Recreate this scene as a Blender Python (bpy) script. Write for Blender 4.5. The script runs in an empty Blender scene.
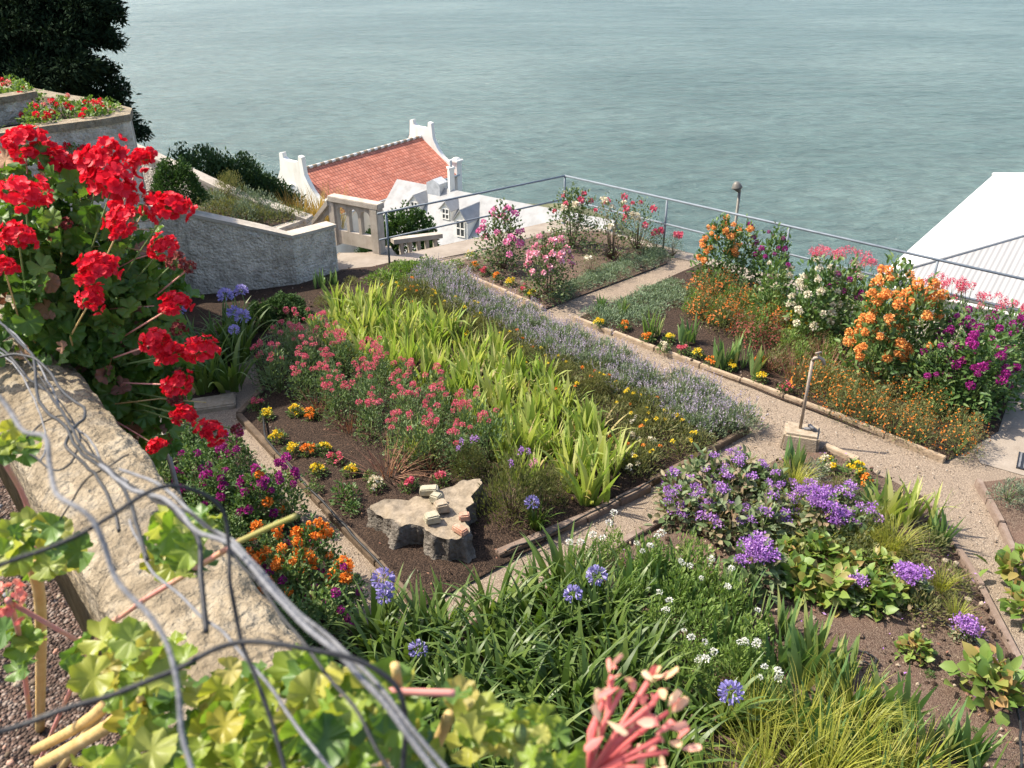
import bpy, bmesh, math, random
import numpy as np
from mathutils import Vector, Matrix, noise
from mathutils.geometry import delaunay_2d_cdt

R = math.radians
scene = bpy.context.scene
COL = scene.collection

# ------------------------------------------------------------------ camera
H = 6.0                       # eye height above the garden terrace
F = 870.0
TH = R(28.3)
cam = bpy.data.cameras.new('camera')
cam.sensor_width = 36.0
cam.lens = F / 1024 * 36.0
cam.clip_start = 0.02
cam.clip_end = 30000
cam.dof.use_dof = True
cam.dof.focus_distance = 9.0
cam.dof.aperture_fstop = 14.0
camo = bpy.data.objects.new('camera', cam)
camo.location = (0, 0, H)
camo.rotation_euler = (math.pi / 2 - TH, 0, 0)
COL.objects.link(camo)
scene.camera = camo

# ------------------------------------------------------------------ sky, sun, exposure
SUN_EL = R(52)
SUN_AZ = math.atan2(-0.97, 0.22)           # from the left and a little behind the garden
SUNV = Vector((math.sin(SUN_AZ) * math.cos(SUN_EL), math.cos(SUN_AZ) * math.cos(SUN_EL), math.sin(SUN_EL)))
w = bpy.data.worlds.new('World')
scene.world = w
w.use_nodes = True
nt = w.node_tree
sky = nt.nodes.new('ShaderNodeTexSky')
sky.sky_type = 'NISHITA'
sky.sun_disc = False
sky.sun_elevation = SUN_EL
sky.sun_rotation = SUN_AZ
sky.dust_density = 2.5
sky.ozone_density = 1.0
nt.links.new(sky.outputs[0], nt.nodes['Background'].inputs[0])
nt.nodes['Background'].inputs[1].default_value = 0.15
sun = bpy.data.lights.new('sun', 'SUN')
sun.energy = 4.3
sun.angle = R(0.6)
sun.color = (1.0, 0.92, 0.78)
suno = bpy.data.objects.new('sun', sun)
suno.rotation_euler = (-SUNV).to_track_quat('-Z', 'Y').to_euler()
suno.location = (-20, 10, 40)
COL.objects.link(suno)
scene.view_settings.view_transform = 'Standard'
scene.view_settings.look = 'None'
scene.view_settings.exposure = 1.12
scene.view_settings.gamma = 1.0
scene.view_settings.use_curve_mapping = False
scene.cycles.use_denoising = True
scene.cycles.max_bounces = 6
scene.cycles.transmission_bounces = 4
scene.cycles.diffuse_bounces = 3
scene.cycles.glossy_bounces = 2
scene.cycles.sample_clamp_indirect = 6

# ------------------------------------------------------------------ measuring helpers (a pixel of the survey photo -> a point of the place)
cT, sT = math.cos(TH), math.sin(TH)
def D(px, py):
    u = (px - 512) / F; v = (384 - py) / F
    return Vector((u, cT + v * sT, -sT + v * cT))
def G(px, py, z=0.0):
    d = D(px, py); t = (z - H) / d.z
    return Vector((0, 0, H)) + d * t
def P(px, py, t):
    return Vector((0, 0, H)) + D(px, py) * t
def GY(px, py, Y):
    d = D(px, py)
    return Vector((0, 0, H)) + d * (Y / d.y)
def G2(pts, z=0.0):
    return [tuple(G(x, y, z)[:2]) for x, y in pts]

# ------------------------------------------------------------------ materials
MATS = {}
def newmat(name):
    m = bpy.data.materials.new(name); m.use_nodes = True
    n = m.node_tree; n.nodes.clear()
    out = n.nodes.new('ShaderNodeOutputMaterial')
    MATS[name] = m
    return m, n, out
def ramp(n, fac, stops):
    r = n.nodes.new('ShaderNodeValToRGB')
    e = r.color_ramp.elements
    while len(e) < len(stops): e.new(0.5)
    for k, (p, c) in enumerate(stops):
        e[k].position = p; e[k].color = (c[0], c[1], c[2], 1)
    n.links.new(fac, r.inputs[0])
    return r.outputs[0]
def leafmat(name, cols, rough=0.5, trans=0.35, tint=(1.1, 1.15, 0.55), spec=0.35):
    """leaf or petal: colour varies from leaf to leaf, light passes through"""
    m, n, out = newmat(name)
    g = n.nodes.new('ShaderNodeNewGeometry')
    oi = n.nodes.new('ShaderNodeObjectInfo')
    add = n.nodes.new('ShaderNodeMath'); add.operation = 'MULTIPLY_ADD'
    add.inputs[1].default_value = 0.3
    n.links.new(oi.outputs['Random'], add.inputs[0])
    mul = n.nodes.new('ShaderNodeMath'); mul.operation = 'MULTIPLY'; mul.inputs[1].default_value = 0.7
    n.links.new(g.outputs['Random Per Island'], mul.inputs[0])
    n.links.new(mul.outputs[0], add.inputs[2])
    k = len(cols)
    col = ramp(n, add.outputs[0], [(i / max(1, k - 1), c) for i, c in enumerate(cols)])
    b = n.nodes.new('ShaderNodeBsdfPrincipled')
    b.inputs['Roughness'].default_value = rough
    b.inputs['Specular IOR Level'].default_value = spec
    n.links.new(col, b.inputs['Base Color'])
    t = n.nodes.new('ShaderNodeBsdfTranslucent')
    mx = n.nodes.new('ShaderNodeMix'); mx.data_type = 'RGBA'; mx.blend_type = 'MULTIPLY'
    mx.inputs[0].default_value = 1.0
    n.links.new(col, mx.inputs[6]); mx.inputs[7].default_value = (*tint, 1)
    n.links.new(mx.outputs[2], t.inputs[0])
    ms = n.nodes.new('ShaderNodeMixShader'); ms.inputs[0].default_value = trans
    n.links.new(b.outputs[0], ms.inputs[1]); n.links.new(t.outputs[0], ms.inputs[2])
    n.links.new(ms.outputs[0], out.inputs[0])
    return m
def solid(name, cols, scale=6, rough=0.8, bump=0.3, bscale=40, detail=8, metallic=0, stain=None, dist=0.02, spec=0.3, streak=None):
    """mineral, timber or painted surface with blotches and grain"""
    m, n, out = newmat(name)
    tc = n.nodes.new('ShaderNodeNewGeometry')
    nz = n.nodes.new('ShaderNodeTexNoise'); nz.inputs['Scale'].default_value = scale
    nz.inputs['Detail'].default_value = detail; nz.inputs['Roughness'].default_value = 0.65
    n.links.new(tc.outputs['Position'], nz.inputs['Vector'])
    k = len(cols)
    col = ramp(n, nz.outputs[0], [(0.3 + 0.4 * i / max(1, k - 1), c) for i, c in enumerate(cols)])
    if stain:
        n2 = n.nodes.new('ShaderNodeTexNoise'); n2.inputs['Scale'].default_value = stain[1]
        n2.inputs['Detail'].default_value = 10; n2.inputs['Roughness'].default_value = 0.7
        n.links.new(tc.outputs['Position'], n2.inputs['Vector'])
        mr = n.nodes.new('ShaderNodeMapRange'); mr.inputs[1].default_value = stain[2]; mr.inputs[2].default_value = stain[2] + 0.12
        n.links.new(n2.outputs[0], mr.inputs[0])
        mx = n.nodes.new('ShaderNodeMix'); mx.data_type = 'RGBA'
        n.links.new(mr.outputs[0], mx.inputs[0]); n.links.new(col, mx.inputs[6]); mx.inputs[7].default_value = (*stain[0], 1)
        col = mx.outputs[2]
    if streak:
        mp = n.nodes.new('ShaderNodeMapping'); mp.inputs['Scale'].default_value = (streak[1], streak[1], streak[1] * .12)
        n.links.new(tc.outputs['Position'], mp.inputs[0])
        n4 = n.nodes.new('ShaderNodeTexNoise'); n4.inputs['Scale'].default_value = 1; n4.inputs['Detail'].default_value = 9; n4.inputs['Roughness'].default_value = .7
        n.links.new(mp.outputs[0], n4.inputs['Vector'])
        m4 = n.nodes.new('ShaderNodeMapRange'); m4.inputs[1].default_value = .52; m4.inputs[2].default_value = .72; m4.inputs[4].default_value = streak[2]
        n.links.new(n4.outputs[0], m4.inputs[0])
        x4 = n.nodes.new('ShaderNodeMix'); x4.data_type = 'RGBA'
        n.links.new(m4.outputs[0], x4.inputs[0]); n.links.new(col, x4.inputs[6]); x4.inputs[7].default_value = (*streak[0], 1)
        col = x4.outputs[2]
    b = n.nodes.new('ShaderNodeBsdfPrincipled')
    b.inputs['Roughness'].default_value = rough; b.inputs['Metallic'].default_value = metallic
    b.inputs['Specular IOR Level'].default_value = spec
    n.links.new(col, b.inputs['Base Color'])
    if bump:
        n3 = n.nodes.new('ShaderNodeTexNoise'); n3.inputs['Scale'].default_value = bscale; n3.inputs['Detail'].default_value = 8
        n.links.new(tc.outputs['Position'], n3.inputs['Vector'])
        bp = n.nodes.new('ShaderNodeBump'); bp.inputs['Strength'].default_value = bump; bp.inputs['Distance'].default_value = dist
        n.links.new(n3.outputs[0], bp.inputs['Height']); n.links.new(bp.outputs[0], b.inputs['Normal'])
    n.links.new(b.outputs[0], out.inputs[0])
    return m
def pebbly(name, cols, vscale, patch, bump=0.8, rough=0.9):
    """loose stones or mulch: cells of their own colour over broad patches"""
    m, n, out = newmat(name)
    tc = n.nodes.new('ShaderNodeNewGeometry')
    vo = n.nodes.new('ShaderNodeTexVoronoi'); vo.inputs['Scale'].default_value = vscale
    n.links.new(tc.outputs['Position'], vo.inputs['Vector'])
    sep = n.nodes.new('ShaderNodeSeparateColor'); n.links.new(vo.outputs['Color'], sep.inputs[0])
    k = len(cols)
    col = ramp(n, sep.outputs[0], [(i / max(1, k - 1), c) for i, c in enumerate(cols)])
    nz = n.nodes.new('ShaderNodeTexNoise'); nz.inputs['Scale'].default_value = 1.1; nz.inputs['Detail'].default_value = 10
    nz.inputs['Roughness'].default_value = 0.7
    n.links.new(tc.outputs['Position'], nz.inputs['Vector'])
    mr = n.nodes.new('ShaderNodeMapRange'); mr.inputs[1].default_value = 0.42; mr.inputs[2].default_value = 0.68
    mr.inputs[4].default_value = 0.6
    n.links.new(nz.outputs[0], mr.inputs[0])
    mx = n.nodes.new('ShaderNodeMix'); mx.data_type = 'RGBA'
    n.links.new(mr.outputs[0], mx.inputs[0]); n.links.new(col, mx.inputs[6]); mx.inputs[7].default_value = (*patch, 1)
    b = n.nodes.new('ShaderNodeBsdfPrincipled'); b.inputs['Roughness'].default_value = rough
    b.inputs['Specular IOR Level'].default_value = 0.2
    n.links.new(mx.outputs[2], b.inputs['Base Color'])
    bp = n.nodes.new('ShaderNodeBump'); bp.inputs['Strength'].default_value = bump; bp.inputs['Distance'].default_value = 0.012
    bp.invert = True
    n.links.new(vo.outputs['Distance'], bp.inputs['Height']); n.links.new(bp.outputs[0], b.inputs['Normal'])
    n.links.new(b.outputs[0], out.inputs[0])
    return m

# leaves
leafmat('iris_leaf', [(0.152, 0.253, 0.045), (0.253, 0.341, 0.076), (0.364, 0.407, 0.114), (0.557, 0.528, 0.253)], .5, .45)
leafmat('straw_leaf', [(.3, .22, .1), (.42, .34, .14), (.4, .42, .14), (.3, .36, .09)], .6, .4)
leafmat('blue_iris_leaf', [(0.065, 0.143, 0.065), (0.117, 0.208, 0.078), (0.182, 0.273, 0.091), (0.312, 0.312, 0.117)], .5, .35)
leafmat('sedge_leaf', [(0.184, 0.218, 0.034), (0.299, 0.310, 0.046), (0.414, 0.368, 0.092)], .5, .4)
leafmat('agapanthus_leaf', [(.05, .095, .018), (.095, .155, .03), (.18, .235, .055)], .42, .35, spec=.4)
leafmat('valerian_leaf', [(0.092, 0.149, 0.063), (0.138, 0.207, 0.086), (0.196, 0.265, 0.115)], .55, .3)
leafmat('white_valerian_leaf', [(0.108, 0.180, 0.042), (0.156, 0.240, 0.060), (0.240, 0.312, 0.084)], .55, .35)
leafmat('lavender_leaf', [(0.125, 0.176, 0.093), (0.178, 0.229, 0.127), (0.223, 0.270, 0.168)], .7, .2)
leafmat('mat_leaf', [(.12, .18, .10), (.17, .235, .14), (.24, .29, .19)], .7, .2)
leafmat('dark_leaf', [(.022, .05, .014), (.038, .078, .02), (.06, .11, .03)], .7, .25, spec=.15)
leafmat('dahlia_leaf', [(0.041, 0.088, 0.024), (0.068, 0.135, 0.034), (0.108, 0.176, 0.047), (0.230, 0.270, 0.095)], .5, .3)
leafmat('rose_leaf', [(.04, .075, .022), (.07, .115, .035), (.12, .16, .055), (.16, .1, .05)], .5, .25)
leafmat('olive_leaf', [(0.092, 0.115, 0.040), (0.149, 0.161, 0.057), (0.230, 0.196, 0.081)], .6, .3)
leafmat('bright_leaf', [(.07, .14, .025), (.12, .2, .035), (.19, .26, .06)], .5, .38)
leafmat('statice_leaf', [(0.062, 0.106, 0.037), (0.112, 0.163, 0.062), (0.175, 0.213, 0.112), (0.312, 0.188, 0.125)], .55, .25)
leafmat('bergenia_leaf', [(0.077, 0.154, 0.033), (0.132, 0.220, 0.044), (0.220, 0.286, 0.066), (0.363, 0.154, 0.077)], .45, .35)
leafmat('pelargonium_leaf', [(.045, .11, .018), (.08, .16, .025), (.14, .22, .04)], .45, .35)
leafmat('front_leaf', [(0.112, 0.211, 0.025), (0.183, 0.280, 0.037), (0.304, 0.340, 0.058), (0.506, 0.361, 0.043)], .4, .45, spec=.4)
leafmat('front_green', [(.06, .13, .025), (.1, .18, .035), (.15, .24, .05)], .42, .35, spec=.4)
leafmat('front_yellow', [(.17, .26, .05), (.28, .33, .07), (.38, .38, .1), (.42, .3, .1)], .45, .45, spec=.4)
leafmat('dry_leaf', [(.16, .07, .05), (.25, .12, .08), (.36, .22, .12)], .8, .2, tint=(1.1, .9, .7))
leafmat('cypress_leaf', [(.008, .016, .009), (.014, .026, .013), (.02, .036, .016)], .9, .08, spec=.05)
leafmat('shrub_leaf', [(.016, .036, .014), (.028, .058, .02), (.045, .08, .026)], .7, .2, spec=.15)
leafmat('grey_leaf', [(.10, .14, .09), (.16, .2, .13), (.22, .25, .18)], .7, .2)
leafmat('orange_grass', [(.32, .17, .04), (.42, .26, .07), (.2, .2, .06)], .6, .35)
# petals
PT = (1.1, .9, .9)
leafmat('scarlet', [(0.483, 0.005, 0.016), (0.690, 0.013, 0.033), (0.851, 0.039, 0.065)], .5, .3, PT, .2)
leafmat('spent_petal', [(.10, .012, .014), (.2, .03, .03), (.3, .12, .09)], .7, .2, PT, .2)
leafmat('pink_red', [(0.500, 0.056, 0.108), (0.620, 0.112, 0.171), (0.680, 0.216, 0.270)], .6, .3, PT, .2)
leafmat('rose_pink', [(.6, .12, .32), (.75, .25, .45), (.82, .42, .58)], .5, .3, PT, .2)
leafmat('pale_rose', [(.66, .22, .34), (.8, .4, .48), (.85, .55, .6)], .5, .3, PT, .2)
leafmat('cream', [(0.630, 0.594, 0.405), (0.702, 0.666, 0.495), (0.720, 0.702, 0.594)], .5, .3, PT, .2)
leafmat('white_petal', [(.65, .68, .6), (.75, .76, .7), (.8, .8, .76)], .5, .3, PT, .2)
leafmat('yellow', [(.72, .5, .02), (.78, .6, .03), (.8, .68, .1)], .5, .3, PT, .2)
leafmat('orange', [(.7, .17, .015), (.78, .25, .03), (.8, .36, .08)], .5, .3, PT, .2)
leafmat('tag_orange', [(.5, .13, .02), (.66, .2, .025), (.74, .32, .05)], .5, .3, PT, .2)
leafmat('apricot', [(.75, .25, .05), (.8, .36, .1), (.82, .46, .18)], .5, .3, PT, .2)
leafmat('rust', [(.36, .08, .02), (.5, .14, .025), (.6, .22, .04)], .5, .3, PT, .2)
leafmat('dark_red', [(.16, .03, .03), (.25, .05, .045), (.33, .1, .07)], .6, .3, PT, .2)
leafmat('magenta', [(.2, .01, .12), (.32, .02, .2), (.42, .05, .3)], .5, .3, PT, .2)
leafmat('violet', [(0.239, 0.093, 0.385), (0.330, 0.142, 0.484), (0.441, 0.242, 0.568), (0.569, 0.392, 0.602)], .6, .3, PT, .2)
leafmat('lilac_blue', [(0.239, 0.209, 0.521), (0.330, 0.301, 0.605), (0.477, 0.435, 0.672)], .5, .3, PT, .2)
leafmat('mauve', [(.36, .3, .4), (.44, .38, .47), (.52, .47, .54)], .7, .3, PT, .2)
leafmat('coral', [(.66, .14, .14), (.75, .25, .22), (.8, .48, .35)], .5, .35, PT, .2)
leafmat('pale_coral', [(.75, .4, .22), (.8, .52, .3), (.8, .62, .42)], .5, .35, PT, .2)
# minerals etc.
pebbly('gravel', [(0.122, 0.092, 0.069), (0.216, 0.167, 0.123), (0.291, 0.228, 0.170), (0.393, 0.316, 0.240)], 120, (.22, .17, .13))
pebbly('mulch', [(0.012, 0.008, 0.006), (0.025, 0.015, 0.010), (0.047, 0.029, 0.020), (0.085, 0.054, 0.036)], 85, (.028, .018, .013), .8)
pebbly('dry_soil', [(0.050, 0.031, 0.023), (0.083, 0.055, 0.040), (0.111, 0.077, 0.056), (0.155, 0.117, 0.087)], 100, (.15, .09, .066), .7)
pebbly('near_gravel', [(0.040, 0.028, 0.024), (0.096, 0.064, 0.048), (0.160, 0.096, 0.072), (0.320, 0.264, 0.224)], 190, (.06, .04, .03), 1.0)
solid('concrete', [(0.191, 0.155, 0.121), (0.243, 0.202, 0.162), (0.287, 0.243, 0.199)], 2.5, .85, .25, 30, stain=((.25, .21, .17), 1.7, .6))
solid('pale_concrete', [(0.306, 0.264, 0.212), (0.391, 0.340, 0.281), (0.459, 0.408, 0.340)], 4, .85, .3, 50, stain=((.28, .25, .2), 5, .6), streak=((.17, .15, .12), 5, .6))
solid('render_wall', [(0.347, 0.297, 0.241), (0.564, 0.497, 0.410), (0.770, 0.684, 0.569)], 5, .95, .9, 22, stain=((.66, .63, .59), 1.3, .6), dist=.09, streak=((.14, .125, .1), 2.6, .75))
solid('coping_stone', [(0.136, 0.106, 0.068), (0.236, 0.189, 0.126), (0.358, 0.305, 0.223)], 16, .95, 1.0, 55, stain=((.13, .112, .088), 8, .52), dist=.02)
solid('edging_stone', [(0.245, 0.177, 0.119), (0.313, 0.236, 0.162), (0.381, 0.302, 0.218)], 8, .9, .4, 40)
solid('edging_brick', [(0.136, 0.095, 0.072), (0.184, 0.134, 0.105), (0.231, 0.180, 0.145)], 7, .9, .4, 40)
solid('edging_timber', [(.06, .042, .028), (.11, .077, .05), (.17, .12, .08)], 8, .85, .4, 40)
solid('bark', [(0.068, 0.058, 0.050), (0.150, 0.131, 0.112), (0.232, 0.210, 0.180)], 9, .95, .9, 26, stain=((.09, .08, .07), 9, .55), dist=.04)
solid('cut_wood', [(0.157, 0.122, 0.083), (0.235, 0.189, 0.135), (0.307, 0.249, 0.184)], 12, .9, .6, 30, stain=((.22, .19, .15), 7, .62))
solid('pale_stone', [(0.272, 0.239, 0.167), (0.337, 0.303, 0.220), (0.370, 0.339, 0.264)], 14, .9, .4, 60)
solid('brown_stone', [(0.212, 0.162, 0.111), (0.297, 0.238, 0.170), (0.357, 0.297, 0.230)], 14, .9, .5, 60)
solid('red_brick', [(.3, .14, .09), (.4, .22, .15), (.5, .34, .26)], 14, .9, .4, 60)
solid('galvanised', [(0.130, 0.152, 0.176), (0.165, 0.189, 0.216), (0.191, 0.217, 0.245)], 8, .6, .1, 60, metallic=.1)
solid('dull_wire', [(0.024, 0.024, 0.026), (0.037, 0.037, 0.039), (0.053, 0.053, 0.053)], 60, .5, .2, 400, metallic=.4, dist=.002)
solid('bright_wire', [(0.120, 0.120, 0.124), (0.165, 0.165, 0.173), (0.210, 0.210, 0.217)], 60, .7, .5, 300, metallic=.2, dist=.003, stain=((.09, .06, .045), 30, .6))
solid('rusty_pipe', [(.22, .17, .13), (.3, .24, .19), (.36, .3, .25)], 20, .6, .2, 80, metallic=.3)
solid('black_hose', [(.012, .012, .012), (.02, .02, .02), (.03, .03, .03)], 20, .5, 0)
solid('white_wall', [(0.629, 0.595, 0.527), (0.680, 0.654, 0.595), (0.714, 0.689, 0.637)], 1.2, .85, .15, 12, stain=((.6, .56, .48), .8, .64), streak=((.42, .37, .3), 1.1, .6))
solid('white_roof', [(0.446, 0.439, 0.428), (0.497, 0.491, 0.478), (0.535, 0.529, 0.517)], .7, .6, .1, 8, stain=((.6, .58, .56), .5, .62))
solid('pale_slate', [(0.215, 0.211, 0.207), (0.274, 0.271, 0.267), (0.318, 0.315, 0.311)], 1.2, .8, .3, 6, stain=((.25, .245, .24), .8, .56))
solid('lead_grey', [(.3, .31, .32), (.4, .41, .42), (.48, .49, .5)], 3, .7, .1, 20)
solid('shadow_dark', [(.015, .015, .017), (.02, .02, .022), (.03, .03, .032)], 3, .3, 0)
solid('glass_dark', [(.03, .035, .04), (.05, .055, .06), (.07, .08, .09)], 1, .12, 0, spec=.6)
solid('hill', [(.05, .06, .03), (.1, .1, .05), (.18, .16, .09)], .25, .95, .6, 2)
solid('stem_green', [(.1, .16, .04), (.14, .2, .06), (.2, .24, .08)], 20, .6, 0)
solid('stem_tan', [(0.357, 0.238, 0.085), (0.468, 0.323, 0.128), (0.527, 0.391, 0.187)], 25, .6, .4, 120, dist=.003)
solid('stem_yellow', [(0.184, 0.189, 0.042), (0.236, 0.220, 0.063), (0.289, 0.210, 0.105)], 12, .55, .2, 120, dist=.002)
solid('stem_pink', [(.45, .16, .14), (.55, .24, .2), (.5, .4, .16)], 12, .55, .2, 120, dist=.002)
solid('stem_brown', [(.1, .075, .05), (.16, .12, .08), (.22, .17, .12)], 20, .8, .3, 80)
solid('dark_iron', [(.09, .09, .095), (.13, .13, .14), (.18, .18, .18)], 8, .6, .3, 60)
solid('lamp_metal', [(0.096, 0.087, 0.075), (0.138, 0.126, 0.108), (0.180, 0.168, 0.150)], 8, .5, .1, 50, metallic=.3)

def mat_rooftile():
    m, n, out = newmat('roof_tile')
    tc = n.nodes.new('ShaderNodeUVMap')
    sp = n.nodes.new('ShaderNodeSeparateXYZ'); n.links.new(tc.outputs[0], sp.inputs[0])
    br = n.nodes.new('ShaderNodeTexBrick'); br.inputs['Scale'].default_value = 1
    br.offset = 0.0
    br.inputs['Brick Width'].default_value = 0.30; br.inputs['Row Height'].default_value = 0.36
    br.inputs['Mortar Size'].default_value = 0.035; br.inputs['Mortar Smooth'].default_value = 0.8
    br.inputs['Color1'].default_value = (.42, .125, .07, 1); br.inputs['Color2'].default_value = (.55, .2, .125, 1)
    br.inputs['Mortar'].default_value = (.26, .075, .05, 1)
    n.links.new(tc.outputs[0], br.inputs['Vector'])
    nz = n.nodes.new('ShaderNodeTexNoise'); nz.inputs['Scale'].default_value = .6; nz.inputs['Detail'].default_value = 8
    n.links.new(tc.outputs[0], nz.inputs['Vector'])
    mx = n.nodes.new('ShaderNodeMix'); mx.data_type = 'RGBA'; mx.blend_type = 'OVERLAY'; mx.inputs[0].default_value = .5
    n.links.new(br.outputs[0], mx.inputs[6]); n.links.new(nz.outputs[0], mx.inputs[7])
    b = n.nodes.new('ShaderNodeBsdfPrincipled'); b.inputs['Roughness'].default_value = .8
    n.links.new(mx.outputs[2], b.inputs['Base Color'])
    bp = n.nodes.new('ShaderNodeBump'); bp.inputs['Strength'].default_value = .8; bp.inputs['Distance'].default_value = .08; bp.invert = True
    n.links.new(br.outputs['Fac'], bp.inputs['Height']); n.links.new(bp.outputs[0], b.inputs['Normal'])
    n.links.new(b.outputs[0], out.inputs[0])
mat_rooftile()
def mat_sheet():
    m, n, out = newmat('ribbed_sheet')
    tc = n.nodes.new('ShaderNodeUVMap')
    wv = n.nodes.new('ShaderNodeTexWave'); wv.inputs['Scale'].default_value = 2.2; wv.wave_type = 'BANDS'; wv.bands_direction = 'X'
    n.links.new(tc.outputs[0], wv.inputs['Vector'])
    nz = n.nodes.new('ShaderNodeTexNoise'); nz.inputs['Scale'].default_value = .8; nz.inputs['Detail'].default_value = 8
    mp = n.nodes.new('ShaderNodeMapping'); mp.inputs['Scale'].default_value = (1.4, .12, 1); n.links.new(tc.outputs[0], mp.inputs[0])
    n.links.new(mp.outputs[0], nz.inputs['Vector'])
    col = ramp(n, nz.outputs[0], [(.3, (.24, .235, .228)), (.7, (.33, .322, .312))])
    b = n.nodes.new('ShaderNodeBsdfPrincipled'); b.inputs['Roughness'].default_value = .6
    n.links.new(col, b.inputs['Base Color'])
    bp = n.nodes.new('ShaderNodeBump'); bp.inputs['Strength'].default_value = .5; bp.inputs['Distance'].default_value = .03
    n.links.new(wv.outputs[0], bp.inputs['Height']); n.links.new(bp.outputs[0], b.inputs['Normal'])
    n.links.new(b.outputs[0], out.inputs[0])
mat_sheet()
def mat_sea():
    m, n, out = newmat('sea_water')
    g = n.nodes.new('ShaderNodeNewGeometry')
    def mapn(rot, sc, scale, det, rough=.55):
        mp = n.nodes.new('ShaderNodeMapping'); mp.inputs['Rotation'].default_value = (0, 0, rot); mp.inputs['Scale'].default_value = sc
        n.links.new(g.outputs['Position'], mp.inputs[0])
        t = n.nodes.new('ShaderNodeTexNoise'); t.inputs['Scale'].default_value = scale; t.inputs['Detail'].default_value = det
        t.inputs['Roughness'].default_value = rough
        n.links.new(mp.outputs[0], t.inputs['Vector'])
        return t.outputs[0]
    big = mapn(R(28), (.7, 1, 1), .013, 6)
    col = ramp(n, big, [(.34, (.05, .088, .08)), (.5, (.07, .112, .103)), (.66, (.098, .142, .130))])
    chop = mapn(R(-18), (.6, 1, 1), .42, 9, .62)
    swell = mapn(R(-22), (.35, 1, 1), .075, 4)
    # light through the waves painted into the colour: crests lighter, troughs darker
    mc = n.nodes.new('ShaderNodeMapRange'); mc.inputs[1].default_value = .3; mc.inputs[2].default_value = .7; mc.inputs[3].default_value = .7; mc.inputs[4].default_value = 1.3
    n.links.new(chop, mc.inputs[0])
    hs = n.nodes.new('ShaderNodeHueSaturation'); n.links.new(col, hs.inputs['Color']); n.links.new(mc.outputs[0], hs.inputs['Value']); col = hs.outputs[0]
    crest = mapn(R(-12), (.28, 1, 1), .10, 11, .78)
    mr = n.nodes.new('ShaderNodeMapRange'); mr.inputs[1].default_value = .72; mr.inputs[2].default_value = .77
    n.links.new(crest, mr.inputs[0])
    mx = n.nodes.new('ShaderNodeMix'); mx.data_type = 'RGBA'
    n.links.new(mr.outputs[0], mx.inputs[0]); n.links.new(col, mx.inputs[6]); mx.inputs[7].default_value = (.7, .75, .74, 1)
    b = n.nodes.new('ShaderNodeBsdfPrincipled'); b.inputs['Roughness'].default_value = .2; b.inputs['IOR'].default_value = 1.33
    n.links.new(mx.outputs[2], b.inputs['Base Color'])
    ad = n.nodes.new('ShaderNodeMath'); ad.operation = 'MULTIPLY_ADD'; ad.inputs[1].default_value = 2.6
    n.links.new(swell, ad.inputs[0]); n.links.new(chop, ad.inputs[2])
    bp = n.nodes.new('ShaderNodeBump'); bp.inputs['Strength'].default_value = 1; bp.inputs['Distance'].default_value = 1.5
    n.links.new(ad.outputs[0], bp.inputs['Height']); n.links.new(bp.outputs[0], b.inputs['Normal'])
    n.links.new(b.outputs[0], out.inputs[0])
mat_sea()

# ------------------------------------------------------------------ mesh builder
rng = np.random.default_rng(11)
random.seed(5)
def nrm(a): return a / (np.linalg.norm(a, axis=-1, keepdims=True) + 1e-9)

RHOMB = (np.array([(0, 0, 0), (.45, -.5, .06), (1, 0, -.05), (.45, .5, .06)], float), [(0, 1, 2, 3)])
LEAF = (np.array([(0, 0, 0), (.3, -.42, .07), (.3, 0, -.0), (.3, .42, .07), (.68, -.36, .03), (.68, 0, -.04), (.68, .36, .03), (1, 0, -.14)], float),
        [(0, 1, 2), (0, 2, 3), (1, 4, 5, 2), (2, 5, 6, 3), (4, 7, 5), (5, 7, 6)])
PETAL = (np.array([(0, 0, 0), (.45, -.4, .05), (.5, 0, -.02), (.45, .4, .05), (.9, -.36, .12), (1, 0, .06), (.9, .36, .12)], float),
         [(0, 1, 2), (0, 2, 3), (1, 4, 5, 2), (2, 5, 6, 3)])
def lobed_template():
    """pelargonium leaf: seven shallow lobes with a scalloped, wavy rim round a cupped centre"""
    n = 42; rings = (.16, .3, .42, .5); vs = [(0.30, 0, -.03)]
    for k, rr in enumerate(rings):
        for i in range(n + 1):
            a = -math.pi * .94 + i / n * 2 * math.pi * .94; u = (k + 1) / 4
            lobe = 1 + u * (.06 * math.cos(a * 7.45) + .025 * math.cos(a * 22))
            z = .10 * u + .14 * u * u * math.sin(a * 2.2 + .6) + .09 * u * u * math.cos(a * 7.45) + .03 * u * math.sin(a * 15)
            vs.append((.30 + rr * lobe * math.cos(a), rr * lobe * math.sin(a), z))
    fs = []; m = n + 1
    for i in range(n): fs.append((0, 1 + i, 2 + i))
    for k in range(3):
        for i in range(n): fs.append((1 + k * m + i, 1 + (k + 1) * m + i, 2 + (k + 1) * m + i, 2 + k * m + i))
    return np.array(vs, float), fs
LOBED = lobed_template()

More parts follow.
